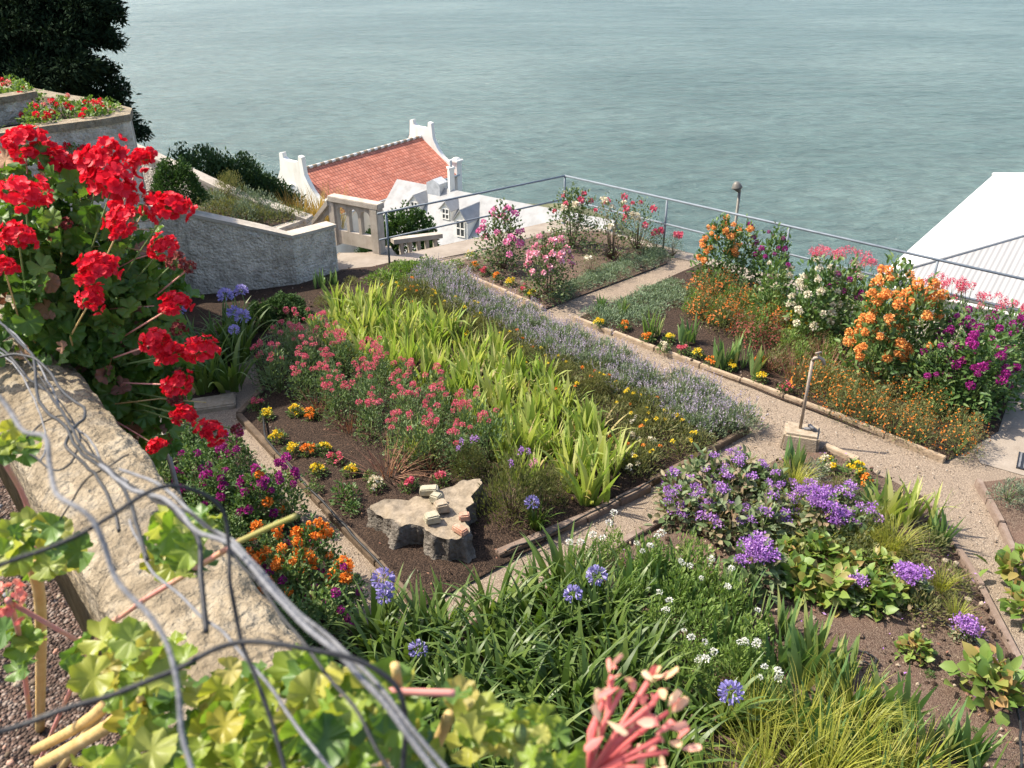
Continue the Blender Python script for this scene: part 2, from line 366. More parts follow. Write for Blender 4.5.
class MB:
    def __init__(s): s.v = []; s.f = []; s.m = []; s.n = 0; s.mats = []
    def mi(s, mat):
        if mat not in s.mats: s.mats.append(mat)
        return s.mats.index(mat)
    def raw(s, V, Fc, mat):
        k = s.mi(mat); V = np.asarray(V, float)
        s.v.append(V); o = s.n; s.n += len(V)
        for f in Fc: s.f.append(tuple(i + o for i in f)); s.m.append(k)
    def tmpl(s, T, p, d, n, L, W, mat):
        """N copies of a leaf template: base p, direction d, normal n"""
        tv, tf = T
        p = np.atleast_2d(p); N = len(p)
        d = nrm(np.broadcast_to(d, p.shape)); n = np.broadcast_to(n, p.shape)
        sd = nrm(np.cross(d, n)); n = np.cross(sd, d)
        L = np.broadcast_to(L, (N,)); W = np.broadcast_to(W, (N,))
        V = (p[:, None] + d[:, None] * (L[:, None] * tv[None, :, 0])[..., None]
             + sd[:, None] * (W[:, None] * tv[None, :, 1])[..., None] + n[:, None] * (L[:, None] * tv[None, :, 2])[..., None])
        k = s.mi(mat); M = len(tv); o = s.n
        s.v.append(V.reshape(-1, 3)); s.n += N * M
        for i in range(N):
            b = o + i * M
            for f in tf: s.f.append(tuple(b + j for j in f)); s.m.append(k)
    def blades(s, p, az, th0, th1, L, W, mat, segs=5, fold=.15):
        """strap leaves: lean from th0 at the base to th1 at the tip (from vertical)"""
        p = np.atleast_2d(p).astype(float); N = len(p)
        hz = np.stack([np.cos(az), np.sin(az), np.zeros(N)], 1)
        sd = np.stack([-np.sin(az), np.cos(az), np.zeros(N)], 1)
        rows = []; q = p.copy()
        for k in range(segs + 1):
            u = k / segs
            th = th0 + (th1 - th0) * u ** 1.6
            wv = W * (0.55 + .45 * math.sin(math.pi * min(1, u * 1.1 + .12))) * (1 - u ** 3.5) + .0006
            rows.append(np.stack([q - sd * wv[:, None] / 2, q + sd * wv[:, None] / 2], 1))
            q = q + (hz * np.sin(th)[:, None] + np.array([0, 0, 1]) * np.cos(th)[:, None]) * (L / segs)[:, None]
        V = np.stack(rows, 1)   # N, segs+1, 2, 3
        k = s.mi(mat); o = s.n; M = (segs + 1) * 2
        s.v.append(V.reshape(-1, 3)); s.n += N * M
        for i in range(N):
            for j in range(segs):
                b = o + i * M + j * 2
                s.f.append((b, b + 1, b + 3, b + 2)); s.m.append(k)
    def tube(s, pts, r, mat, sides=6, r2=None, cap=True):
        pts = [Vector(p) for p in pts]; n = len(pts)
        V = []; up = Vector((0.3, 0.2, 1)).normalized()
        for i, p in enumerate(pts):
            t = (pts[min(i + 1, n - 1)] - pts[max(i - 1, 0)]).normalized()
            a = t.cross(up)
            if a.length < 1e-3: a = t.cross(Vector((1, 0, 0)))
            a.normalize(); b = t.cross(a)
            rr = r if r2 is None else r + (r2 - r) * i / (n - 1)
            if callable(r): rr = r(i / (n - 1))
            for k in range(sides):
                g = 2 * math.pi * k / sides
                V.append(p + (a * math.cos(g) + b * math.sin(g)) * rr)
        Fc = []
        for i in range(n - 1):
            for k in range(sides):
                k2 = (k + 1) % sides
                Fc.append((i * sides + k, i * sides + k2, (i + 1) * sides + k2, (i + 1) * sides + k))
        if cap:
            Fc.append(tuple(range(sides))[::-1]); Fc.append(tuple((n - 1) * sides + k for k in range(sides)))
        s.raw([tuple(v) for v in V], Fc, mat)
    def box(s, c, size, mat, rz=0, taper=1.0):
        c = Vector(c); M = Matrix.Rotation(rz, 3, 'Z'); V = []
        for z in (-.5, .5):
            k = taper if z > 0 else 1
            for x, y in ((-.5, -.5), (.5, -.5), (.5, .5), (-.5, .5)):
                V.append(tuple(c + M @ Vector((x * size[0] * k, y * size[1] * k, z * size[2]))))
        s.raw(V, [(3, 2, 1, 0), (4, 5, 6, 7), (0, 1, 5, 4), (1, 2, 6, 5), (2, 3, 7, 6), (3, 0, 4, 7)], mat)
    def prism(s, prof, o, ax, ay, depth, mat):
        """outline prof (2-D) in the plane o + ax*x + ay*y, thickened by the vector depth"""
        o, ax, ay, dp = Vector(o), Vector(ax), Vector(ay), Vector(depth)
        n = len(prof)
        A = [o + ax * x + ay * y for x, y in prof]
        V = [tuple(a) for a in A] + [tuple(a + dp) for a in A]
        Fc = [tuple(range(n)), tuple(range(n, 2 * n))[::-1]] + [(i, i + n, (i + 1) % n + n, (i + 1) % n)[::-1] for i in range(n)]
        s.raw(V, Fc, mat)
    def mesh(s, name, smooth=True, fixn=False):
        me = bpy.data.meshes.new(name)
        V = np.concatenate(s.v) if s.v else np.zeros((0, 3))
        me.from_pydata(V.tolist(), [], s.f)
        for m in s.mats: me.materials.append(MATS[m])
        me.polygons.foreach_set('material_index', s.m)
        if smooth: me.polygons.foreach_set('use_smooth', [True] * len(me.polygons))
        if fixn:
            bm = bmesh.new(); bm.from_mesh(me); bmesh.ops.recalc_face_normals(bm, faces=bm.faces); bm.to_mesh(me); bm.free()
        me.update()
        return me

def link(name, me, parent=None, loc=(0, 0, 0), rot=(0, 0, 0), sc=1):
    o = bpy.data.objects.new(name, me); COL.objects.link(o)
    o.location = loc; o.rotation_euler = rot
    o.scale = (sc,) * 3 if not hasattr(sc, '__len__') else sc
    if parent: o.parent = parent
    return o
def tag(o, label=None, cat=None, group=None, kind=None):
    if label: o['label'] = label
    if cat: o['category'] = cat
    if group: o['group'] = group
    if kind: o['kind'] = kind
    return o
def empty(name, loc, label, cat, group=None, rz=0, sc=1):
    o = link(name, None, None, loc, (0, 0, rz), sc)
    o.empty_display_size = .1
    return tag(o, label, cat, group)
def bevel(me, w=.01, seg=2):
    bm = bmesh.new(); bm.from_mesh(me)
    bmesh.ops.remove_doubles(bm, verts=bm.verts, dist=1e-5)
    bmesh.ops.recalc_face_normals(bm, faces=bm.faces)
    bmesh.ops.bevel(bm, geom=list(bm.edges), offset=w, segments=seg, affect='EDGES', clamp_overlap=True)
    bm.to_mesh(me); bm.free(); return me
def roughen(me, amp=.02, scale=4, cuts=0):
    bm = bmesh.new(); bm.from_mesh(me)
    if cuts: bmesh.ops.subdivide_edges(bm, edges=bm.edges, cuts=cuts, use_grid_fill=True)
    for v in bm.verts:
        v.co += Vector(noise.noise_vector(v.co * scale)) * amp + Vector(noise.noise_vector(v.co * scale * 3.1)) * amp * .4
    bm.to_mesh(me); bm.free(); return me

def inside(p, poly):
    c = False; n = len(poly); x, y = p
    for i in range(n):
        x1, y1 = poly[i]; x2, y2 = poly[i - 1]
        if (y1 > y) != (y2 > y) and x < (x2 - x1) * (y - y1) / (y2 - y1) + x1: c = not c
    return c
def edgedist(p, poly):
    best = 1e9
    for i in range(len(poly)):
        a = np.array(poly[i - 1]); b = np.array(poly[i]); q = np.array(p)
        t = np.clip(np.dot(q - a, b - a) / (np.dot(b - a, b - a) + 1e-9), 0, 1)
        best = min(best, np.linalg.norm(a + (b - a) * t - q))
    return best
def scatter(poly, spacing, seed=1):
    r = random.Random(seed); xs = [p[0] for p in poly]; ys = [p[1] for p in poly]
    out = []; tries = int(12 * (max(xs) - min(xs)) * (max(ys) - min(ys)) / spacing ** 2) + 40
    for _ in range(tries):
        p = (r.uniform(min(xs), max(xs)), r.uniform(min(ys), max(ys)))
        if inside(p, poly) and all((p[0] - q[0]) ** 2 + (p[1] - q[1]) ** 2 > spacing ** 2 for q in out): out.append(p)
    return out
def sheet(name, poly, z, mat, step=.2, amp=0.02, mound=0.0, fade=.3, seedoff=0, kind='structure'):
    pts = [Vector(p) for p in poly]; n0 = len(pts)
    dense = []
    for i in range(n0):
        a = pts[i]; b = pts[(i + 1) % n0]; k = max(1, int((b - a).length / step))
        dense += [a + (b - a) * j / k for j in range(k)]
    nb = len(dense)
    xs = [p.x for p in pts]; ys = [p.y for p in pts]
    y = min(ys)
    inner = []
    while y < max(ys):
        x = min(xs)
        while x < max(xs):
            q = (x + random.uniform(-.3, .3) * step, y + random.uniform(-.3, .3) * step)
            if inside(q, poly) and edgedist(q, poly) > step * .4: inner.append(Vector(q))
            x += step
        y += step
    V, E, Fc, *_ = delaunay_2d_cdt(dense + inner, [(i, (i + 1) % nb) for i in range(nb)], [], 1, 1e-5)
    out = []
    for v in V:
        d = edgedist(v, poly)
        h = min(1, d / fade)
        out.append((v.x, v.y, z + mound * h + amp * (.25 + .75 * h) * (noise.noise(Vector((v.x * 2.2 + seedoff, v.y * 2.2, 0))) + .5 * noise.noise(Vector((v.x * 7, v.y * 7, seedoff))))))
    mb = MB(); mb.raw(out, [tuple(f) for f in Fc], mat)
    o = link(name, mb.mesh(name, True, False)); tag(o, kind=kind)
    me = o.data
    if me.polygons and me.polygons[0].normal.z < 0: me.flip_normals()
    return o

# ================================================================== SETTING
# sea
mb = MB(); mb.raw([(-9000, -200, -34), (9000, -200, -34), (9000, 16000, -34), (-9000, 16000, -34)], [(0, 1, 2, 3)], 'sea_water')
tag(link('sea', mb.mesh('sea', False)), kind='structure')
# hillside below the terrace
def hill_h(x, y):
    a = -3.5 - 0.62 * max(0, y - 15) if y < 42 else -20.2
    if y > 90: a -= (y - 90) * 1.0
    right = max(0, x - 2 - .05 * y)
    a -= right * (.55 if y > 20 else .25)
    left = max(0, -x - 22)
    a += min(0, -left * .3)
    return max(-40, a + .4 * noise.noise(Vector((x * .15, y * .15, 3))))
mb = MB(); V = []; Fc = []
gx = np.linspace(-70, 60, 66); gy = np.linspace(-10, 125, 68)
for yy in gy:
    for xx in gx: V.append((xx, yy, hill_h(xx, yy)))
for j in range(len(gy) - 1):
    for i in range(len(gx) - 1):
        a = j * len(gx) + i; Fc.append((a, a + 1, a + 1 + len(gx), a + len(gx)))
mb.raw(V, Fc, 'hill'); tag(link('hillside', mb.mesh('hillside')), kind='structure')

# terrace: gravel ground sheet and its retaining skirt
RC = Vector((1.14, 18.6)); RL = Vector((-2.38, 16.0)); RR = Vector((8.86, 11.69))
terr = [(-2.55, 17.2), (-2.3, 16.6), (1.12, 18.95), (9.4, 11.55), (9.8, 10.8), (9.8, -5), (-13, -5), (-13, 14.9), (-4.6, 15.0), (-3.75, 15.55), (-3.5, 16.75), (-2.95, 16.75)]
sheet('gravel_path', terr, 0.0, 'gravel', .3, .012, 0, .3)
mb = MB()
mb.raw([(x, y, -.02) for x, y in terr] + [(x, y, -6) for x, y in terr],
       [(i, (i + 1) % len(terr), (i + 1) % len(terr) + len(terr), i + len(terr)) for i in range(len(terr))], 'concrete')
tag(link('terrace_base', mb.mesh('terrace_base', False, True)), kind='structure')
conc1 = [(-2.5, 17.12), (-2.32, 16.5), (1.12, 18.88), (9.35, 11.53), (9.72, 10.8), (9.72, 8.2), (6.3, 8.72), (5.82, 9.05), (5.9, 9.55), (7.0, 11.35), (3.85, 16.0), (3.2, 16.45), (1.9, 17.7), (.6, 17.6), (-1.25, 16.5), (-1.7, 16.2), (-2.7, 15.55), (-3.65, 15.6), (-3.45, 16.7), (-2.9, 16.7)]
sheet('concrete_pavement', conc1, 0.012, 'concrete', .3, .012, 0, .3)

bedA = G2([(240, 418), (262, 393), (250, 340), (255, 291), (300, 284), (342, 271), (372, 268), (395, 262), (425, 262), (748, 433), (648, 489), (418, 612)])
bedB = G2([(444, 268), (543, 311), (668, 264), (640, 244), (600, 232), (545, 234)])
bedC = G2([(574, 321), (945, 463), (998, 433), (1012, 390), (702, 264)])
bedD = G2([(566, 580), (670, 518), (775, 462), (822, 451), (860, 467), (928, 501), (944, 536), (978, 592), (1022, 680), (1060, 900), (330, 900), (352, 690), (440, 640)])
bedE = G2([(978, 484), (1000, 528), (1050, 640), (1150, 640), (1100, 480), (1020, 480)])
bedF = [(-1.2, 5.6), (-1.75, 6.95), (-3.55, 9.6), (-4.6, 9.8), (-6.5, 8.4), (-3.6, 5.0), (-1.4, 2.6), (-.5, 2.5)]
bedG = [(-4.15, 10.7), (-4.1, 11.4), (-4.5, 14.75), (-7.2, 14.02), (-7, 10.6), (-5.6, 10.2)]
sheet('soil', bedA, .03, 'mulch', .16, .04, .05)
sheet('soil', bedB, .03, 'dry_soil', .16, .04, .05)
sheet('soil', bedC, .03, 'mulch', .16, .04, .05)
sheet('soil', bedD, .03, 'dry_soil', .14, .05, .05)
sheet('soil', bedE, .03, 'dry_soil', .16, .04, .05)
sheet('soil', bedF, .03, 'mulch', .16, .05, .05)
sheet('soil', bedG, .03, 'mulch', .16, .05, .05)

# bed edgings: short stones or boards laid end to end
def edging(name, label, pts, w_, h_, mat, seg=.5, cat='bed edging', gap=.012):
    mb = MB(); r = random.Random(len(label))
    for a, b in zip(pts[:-1], pts[1:]):
        a = Vector((*a, 0)); b = Vector((*b, 0)); L = (b - a).length; k = max(1, round(L / seg)); rz = math.atan2((b - a).y, (b - a).x)
        for i in range(k):
            c = a + (b - a) * ((i + .5) / k)
            mb.box((c.x + r.uniform(-.006, .006), c.y + r.uniform(-.006, .006), h_ / 2 - .03 + r.uniform(-.008, .008)), (L / k - gap, w_, h_ + .06), mat, rz + r.uniform(-.015, .015))
    me = mb.mesh(name, False, True); bevel(me, .008, 2)
    return tag(link(name, me), label, cat)
edging('stone_edging', 'pale stone kerb in front of the rose bed beside the lavender', G2([(442, 268), (543, 311)]), .07, .09, 'edging_stone', .9)
edging('stone_edging', 'long pale stone kerb along the dark mulch of the dahlia bed', G2([(574, 321), (700, 368), (830, 416), (945, 463)]), .07, .08, 'edging_stone', .8)
edging('stone_edging', 'short pale kerb behind the standpipe block beside yellow marigolds', G2([(824, 450), (858, 465)]), .09, .1, 'edging_stone', .4)
edging('brick_edging', 'brown brick edging along the right path below the blade leaved irises', G2([(925, 498), (945, 534), (980, 592), (1024, 680)]), .065, .09, 'edging_brick', .8)
edging('brick_edging', 'broken brick edging by the far right grey leaved bed', G2([(976, 484), (1000, 528), (1040, 620)]), .065, .09, 'edging_brick', .5)
edging('timber_edging', 'dark wet timber edging along the left side of the marigold bed', G2([(264, 391), (239, 418), (378, 566), (414, 606)]), .08, .08, 'edging_timber', 1.2)
edging('timber_edging', 'dark timber edging at the blunt end of the lavender row', G2([(748, 433), (650, 486)]), .07, .1, 'edging_timber', .8)
edging('brick_edging', 'reddish brick edging right of the tree stump along the gravel', G2([(497, 559), (585, 521), (648, 490)]), .1, .09, 'edging_brick', .5)
edging('brick_edging', 'worn brick edging opposite the tree stump below the purple statice', G2([(585, 570), (668, 520), (700, 503)]), .09, .1, 'edging_brick', .4)
# stone slab beside left path
mb = MB(); c = G(214, 406); mb.box((c.x, c.y, .03), (.6, .35, .1), 'brown_stone', .3)
tag(link('stone_slab', roughen(bevel(mb.mesh('stone_slab', False, True), .02), .015, 5)), 'flat brown stone slab at the dark end of the left gravel path', 'stone slab')
# drip hoses
def hose(pts, label, r=.011):
    mb = MB(); P3 = []
    for a, b in zip(pts[:-1], pts[1:]):
        for k in range(6): P3.append(a.lerp(b, k / 6) + Vector((random.uniform(-.012, .012), random.uniform(-.012, .012), .02)))
    P3.append(pts[-1]); mb.tube(P3, r, 'black_hose', 6)
    tag(link('irrigation_hose', mb.mesh('irrigation_hose')), label, 'hose')
hose([G(x, y, .1) for x, y in ((262, 405), (266, 440), (300, 480), (345, 527), (392, 580))], 'black drip hose lying behind the timber edging of the marigold bed', .014)
hose([G(x, y, .11) for x, y in ((1018, 790), (1021, 740), (1016, 700), (985, 660), (950, 628), (912, 608))], 'black drip hose curving across the bare soil at lower right')
hose([G(x, y, .11) for x, y in ((850, 650), (868, 655), (878, 662), (872, 668), (862, 662))], 'small loop of black tube on the bare soil')
hose([G(x, y, .1) for x, y in ((655, 480), (600, 510), (545, 538), (505, 552))], 'black drip hose behind the brick edging right of the stump')

# dark slab and bars standing in for a cast shadow on the concrete
mb = MB(); c = G(1021, 466)
mb.box((c.x + .22, c.y - .02, .012), (.5, .42, .03), 'shadow_dark', -.55)
for k in range(9): mb.box((c.x + .22 + (k - 4) * .055 * math.cos(-.55), c.y - .02 + (k - 4) * .055 * math.sin(-.55), .03), (.022, .38, .014), 'dark_iron', -.55)
tag(link('shadow_patch', mb.mesh('shadow_patch', False, True)), 'dark iron drain cover in the concrete at the right edge', 'shadow patch')

# ------------------------------------------------------------------ walls on the left
def wall_run(mb, pts, thick, mat, base=0.0):
    """pts: (x, y, ztop); wall body of given thickness, to the left of the run direction"""
    n = len(pts); offs = []
    for i in range(n):
        a = Vector(pts[max(i - 1, 0)][:2]); b = Vector(pts[min(i + 1, n - 1)][:2])
        d = (b - a).normalized(); offs.append(Vector((-d.y, d.x)) * thick)
    V = []; 
    for (x, y, z), o in zip(pts, offs):
        V += [(x, y, base), (x, y, z), (x + o.x, y + o.y, z), (x + o.x, y + o.y, base)]
    Fc = []
    for i in range(n - 1):
        a = i * 4; b = a + 4
        for k in range(4): Fc.append((a + k, a + (k + 1) % 4, b + (k + 1) % 4, b + k))
    Fc.append((0, 1, 2, 3)[::-1]); Fc.append(tuple(n * 4 - 4 + k for k in range(4)))
    mb.raw(V, Fc, mat)
def cap_run(mb, pts, thick, over, h, mat):
    n = len(pts)
    V = []
    for i in range(n):
        a = Vector(pts[max(i - 1, 0)][:2]); b = Vector(pts[min(i + 1, n - 1)][:2])
        d = (b - a).normalized(); o = Vector((-d.y, d.x)); x, y, z = pts[i]
        e = d * (over if i == n - 1 else (-over if i == 0 else 0))
        p0 = Vector((x, y)) - o * over + e; p1 = Vector((x, y)) + o * (thick + over) + e
        V += [(p0.x, p0.y, z + .002), (p0.x, p0.y, z + h), (p1.x, p1.y, z + h), (p1.x, p1.y, z + .002)]
    Fc = []
    for i in range(n - 1):
        a = i * 4; b = a + 4
        for k in range(4): Fc.append((a + k, a + (k + 1) % 4, b + (k + 1) % 4, b + k))
    Fc.append((0, 1, 2, 3)[::-1]); Fc.append(tuple(n * 4 - 4 + k for k in range(4)))
    mb.raw(V, Fc, mat)
def subdiv(pts, step=.35, jit=.0):
    out = []
    for a, b in zip(pts[:-1], pts[1:]):
        a = Vector(a); b = Vector(b); k = max(1, int((b - a).length / step))
        for i in range(k): out.append(tuple(a.lerp(b, i / k) + Vector((0, 0, random.uniform(-jit, jit)))))
    out.append(tuple(pts[-1])); return out
def capped_wall(name, label, pts, thick, base, wmat, cmat, caph=.07, over=.03, cat='wall'):
    root = empty(name, (pts[0][0], pts[0][1], base), label, cat)
    inv = Vector(root.location)
    def sub(p): return [(x - inv.x, y - inv.y, z - inv.z) for x, y, z in p]
    mb = MB(); wall_run(mb, sub(pts), thick, wmat, 0)
    link('masonry', mb.mesh('masonry', False, True), root)
    mb = MB(); cap_run(mb, sub(subdiv(pts, .4, .006)), thick, over, caph, cmat)
    link('coping', mb.mesh('coping', False, True), root)
    return root
capped_wall('retaining_wall', 'grey rendered wall with pale coping behind the left agapanthus', [(-8.6, 13.7, 2.35), (-5.6, 14.45, 1.5), (-3.93, 14.9, .93), (-3.3, 15.6, .9)], .24, 0, 'render_wall', 'pale_concrete', .06)
capped_wall('planter_wall', 'near low wall of the narrow planter behind the grey rendered wall', [(-6.6, 15.1, 1.4), (-4.39, 15.3, .87), (-3.86, 16.1, .87)], .22, -.6, 'render_wall', 'pale_concrete', .07)
capped_wall('planter_wall', 'far sloping pale coped wall of the planter below the dark shrubs', [(-3.84, 16.14, .90), (-5.12, 16.5, 1.22), (-6.54, 17.05, 1.68), (-8.3, 17.8, 2.2)], .22, -.6, 'render_wall', 'pale_concrete', .07)
sheet('planter_soil', [(-3.95, 16.1), (-4.5, 15.45), (-6.6, 15.3), (-8.4, 15.4), (-8.3, 17.7), (-6.5, 16.95), (-5.1, 16.4)], .95, 'dry_soil', .2, .1, .2, .8)
# tall left terrace wall carrying the small pelargoniums
capped_wall('terrace_wall', 'tall grey wall with rounded coping under the small red pelargoniums', [(-9.5, 7.4, 3.6), (-6.2, 10.7, 3.6), (-5.35, 11.52, 3.6), (-5.09, 11.85, 3.6), (-5.2, 12.2, 3.6), (-5.75, 12.7, 3.6), (-8.2, 14.4, 3.6)], .22, 0, 'render_wall', 'coping_stone', .09)
capped_wall('planter_wall', 'inner low wall of the upper left pelargonium planter', [(-9.5, 9.0, 3.85), (-6.55, 11.75, 3.85), (-6.4, 12.1, 3.85)], .18, 3, 'render_wall', 'coping_stone', .08)
sheet('planter_soil', [(-9.4, 7.7), (-6.25, 10.95), (-5.4, 11.8), (-5.35, 12.1), (-5.9, 12.6), (-8.2, 14.2), (-10.5, 12)], 3.5, 'mulch', .25, .05, .05)

# concrete stairs going down behind the wall end
mb = MB(); sd = Vector((-.87, .5)); sw = Vector((.5, .87))
for k in range(9):
    c = Vector((-3.75, 16.5)) + sd * (.3 * k + .1)
    mb.box((c.x, c.y, -.19 * (k + 1) - .5 + .012), (.32, 1.2, 1.0), 'concrete', math.atan2(.5, -.87))
tag(link('stone_steps', bevel(mb.mesh('stone_steps', False, True), .01)), 'concrete steps descending between the balustrade and the grey wall', 'steps')

# balustrade with arched openings
def arch_prof(x0, x1, spring, rise, top, n=10):
    pts = [(x0, top), (x0, spring)]
    for i in range(1, n):
        a = math.pi * (1 - i / n)
        u = (x0 + x1) / 2 + (x1 - x0) / 2 * math.cos(a)
        pts.append((u, spring + rise * math.sin(a) ** .8))
    pts += [(x1, spring), (x1, top)]
    return pts
bA = Vector((-2.68, 16.72, 0)); bB = Vector((-3.62, 17.26, 0))
bd = (bB - bA).normalized(); bn = Vector((-bd.y, bd.x, 0)); bL = (bB - bA).length
root = empty('balustrade', bA, 'weathered concrete balustrade with arched openings at the head of the steps', 'balustrade')
def bpost(x, zb, h, wd=.17):
    mb = MB(); mb.box((0, 0, h / 2), (wd, wd + .02, h), 'pale_concrete', math.atan2(bd.y, bd.x))
    link('post', bevel(mb.mesh('post', False, True), .012), root, bd * x + Vector((0, 0, zb)))
bpost(0, 0, 1.02, .19); bpost(bL, 0, 1.0, .15)
def bpanel(x0, x1, z0, z1, nop):
    """panel of arched openings; z0/z1 the foot heights at its two ends"""
    mb = MB(); ay = Vector((0, 0, 1)); sl = (z1 - z0) / (x1 - x0); ax = bd + Vector((0, 0, sl))
    o = bd * 0 + Vector((0, 0, z0 - sl * x0)) - bn * .05; dp = bn * .10
    mb.prism([(x0, .06), (x1, .06), (x1, .34), (x0, .34)], o, ax, ay, dp, 'pale_concrete')
    wd = (x1 - x0) / nop
    for k in range(nop):
        a = x0 + k * wd; c = .035
        mb.prism(arch_prof(a + c, a + wd - c, .70, .13, .92), o, ax, ay, dp, 'pale_concrete')
        mb.prism([(a, .34), (a + c, .34), (a + c, .92), (a, .92)], o, ax, ay, dp, 'pale_concrete')
        mb.prism([(a + wd - c, .34), (a + wd, .34), (a + wd, .92), (a + wd - c, .92)], o, ax, ay, dp, 'pale_concrete')
    link('panel', mb.mesh('panel', False, True), root)
bpanel(.096, bL - .077, 0, 0, 3)
bpanel(bL + .077, bL + 1.7, -.1, -1.75, 4)
mb = MB(); o = Vector((0, 0, 0)) - bn * .11; dp = bn * .22
mb.prism([(-.13, .925), (bL + .06, .925), (bL + .06, 1.04), (-.13, 1.04)], o, bd, Vector((0, 0, 1)), dp, 'pale_concrete')
sl = -1.65 / (1.7 - .077)
mb.prism([(.064, .90), (1.8, .90), (1.8, 1.03), (.064, 1.03)], o + bd * bL, bd + Vector((0, 0, sl)), Vector((0, 0, 1)), dp, 'pale_concrete')
link('cap_rail', bevel(mb.mesh('cap_rail', False, True), .01), root)
# lower balustrade outside the terrace edge
lb = empty('balustrade', (-2.55, 17.75, -.75), 'lower pale balustrade beyond the railing end above the green shrub', 'balustrade')
dl = Vector((.86, .5, 0)).normalized(); nl = Vector((-dl.y, dl.x, 0))
mb = MB()
for k in range(5): mb.box(tuple(dl * (.2 + k * .2) + Vector((0, 0, .3 - k * .01))), (.07, .09, .6), 'pale_concrete', math.atan2(dl.y, dl.x))
link('balusters', mb.mesh('balusters', False, True), lb)
mb = MB(); mb.prism([(0, .6), (1.15, .54), (1.15, .64), (0, .7)], -nl * .09, dl, (0, 0, 1), nl * .18, 'pale_concrete'); link('cap_rail', mb.mesh('cap_rail', False, True), lb)
mb = MB(); mb.prism([(0, -1.5), (1.15, -1.5), (1.15, .02), (0, .04)], -nl * .12, dl, (0, 0, 1), nl * .24, 'pale_concrete'); link('plinth', mb.mesh('plinth', False, True), lb)

# railings
def railing(label, a, b, npost, first=True, ext=(0, 0)):
    a3 = Vector((*a, 0)); b3 = Vector((*b, 0)); d = (b3 - a3).normalized()
    root = empty('railing', a3, label, 'railing')
    for k in range(npost):
        q = (b3 - a3) * (k / (npost - 1))
        if k == 0 and not first: continue
        mb = MB(); mb.tube([(0, 0, -.02), (0, 0, 1.05)], .022, 'galvanised', 8)
        mb.tube([(0, 0, 0.013), (0, 0, .03)], .06, 'galvanised', 10)
        link('post', mb.mesh('post'), root, q)
    for nm, z, r_ in (('top_rail', 1.07, .022), ('middle_rail', .56, .019)):
        mb = MB(); mb.tube([tuple(d * (-ext[0]) + Vector((0, 0, z))), tuple(b3 - a3 + d * ext[1] + Vector((0, 0, z)))], r_, 'galvanised', 8)
        link(nm, mb.mesh(nm), root)
G_ = lambda x, y: Vector(G(x, y)[:2])
railing('grey pipe railing from the balustrade up to the terrace corner', RL, RC, 2, True, (.18, 0))
railing('long grey pipe railing running from the corner past the lamp to the right', RC, RR, 5, False, (.02, .9))
# lamp post outside the railing
lp = Vector((4.75, 17.9, -3.6))
root = empty('lamp_post', lp, 'slim lamp post with a small hooded head beyond the railing', 'lamp post')
mb = MB(); mb.tube([(0, 0, -.6), (0, 0, 4.55)], .045, 'lamp_metal', 10, .03); link('pole', mb.mesh('pole'), root)
mb = MB(); mb.tube([(-.06, 0, 4.6), (-.065, 0, 4.63), (-.09, 0, 4.70), (-.1, 0, 4.73)], lambda u: (.115, .105, .07, .03)[int(round(u * 3))], 'lamp_metal', 14)
link('lamp_head', mb.mesh('lamp_head'), root)
mb = MB(); mb.tube([(0, 0, 4.52), (-.05, 0, 4.6)], .035, 'lamp_metal', 12, .08); link('lamp_glass', mb.mesh('lamp_glass'), root)

# ------------------------------------------------------------------ buildings below
def uvquad(name, quads, mat, parent, thick=.12, uvscale=1.0):
    """sloped slabs with their own metric UVs; quad = (eaveL, eaveR, ridgeR, ridgeL)"""
    me = bpy.data.meshes.new(name); bm = bmesh.new(); uv = bm.loops.layers.uv.new('UVMap')
    for q in quads:
        q = [Vector(p) for p in q]
        n = (q[1] - q[0]).cross(q[-1] - q[0]).normalized()
        if n.z < 0: n = -n
        top = [bm.verts.new(p) for p in q]; bot = [bm.verts.new(p - n * thick) for p in q]
        ex = (q[1] - q[0]).normalized(); ey = n.cross(ex)
        fs = [bm.faces.new(top), bm.faces.new(bot[::-1])]
        k = len(q)
        for i in range(k): fs.append(bm.faces.new((top[i], bot[i], bot[(i + 1) % k], top[(i + 1) % k])))
        for f in fs:
            for l in f.loops:
                r_ = l.vert.co - q[0]; l[uv].uv = (r_.dot(ex) * uvscale, r_.dot(ey) * uvscale)
    bmesh.ops.recalc_face_normals(bm, faces=bm.faces)
    bm.to_mesh(me); bm.free(); me.materials.append(MATS[mat])
    return link(name, me, parent)
# chapel with curved gables
r0 = G(310, 167.7, -12); r1 = G(421.4, 136.9, -12)
ca = (r1 - r0).normalized(); cw = Vector((ca.y, -ca.x, 0))
A0 = -1.7; A1 = (r1 - r0).length + .15
root = empty('chapel', Vector((r0.x, r0.y, -21)), 'white mission style house with red tiled roof and curved gable ends', 'house')
def cp(a, wd, z): return ca * a + cw * wd + Vector((0, 0, z + 21))
HW = 3.85; EZ = -14.62
uvquad('roof', [(cp(A0 + .1, HW + .35, EZ - .2), cp(A1 - .1, HW + .35, EZ - .2), cp(A1 - .1, 0, -12), cp(A0 + .1, 0, -12)),
                (cp(A1 - .1, -HW - .35, EZ - .2), cp(A0 + .1, -HW - .35, EZ - .2), cp(A0 + .1, 0, -12), cp(A1 - .1, 0, -12))], 'roof_tile', root, .16)
rf = root.children[0] if root.children else None
mb = MB()
k = 0; a = A0 + .3
while a < A1 - .3:
    p, q = cp(a, 0, -11.95), cp(a + .42, 0, -11.93)
    mb.tube([tuple(p), tuple(q)], .15, 'white_wall' if k % 2 else 'edging_stone', 8, .12); a += .42; k += 1
link('ridge_tiles', mb.mesh('ridge_tiles'), root)
mb = MB()
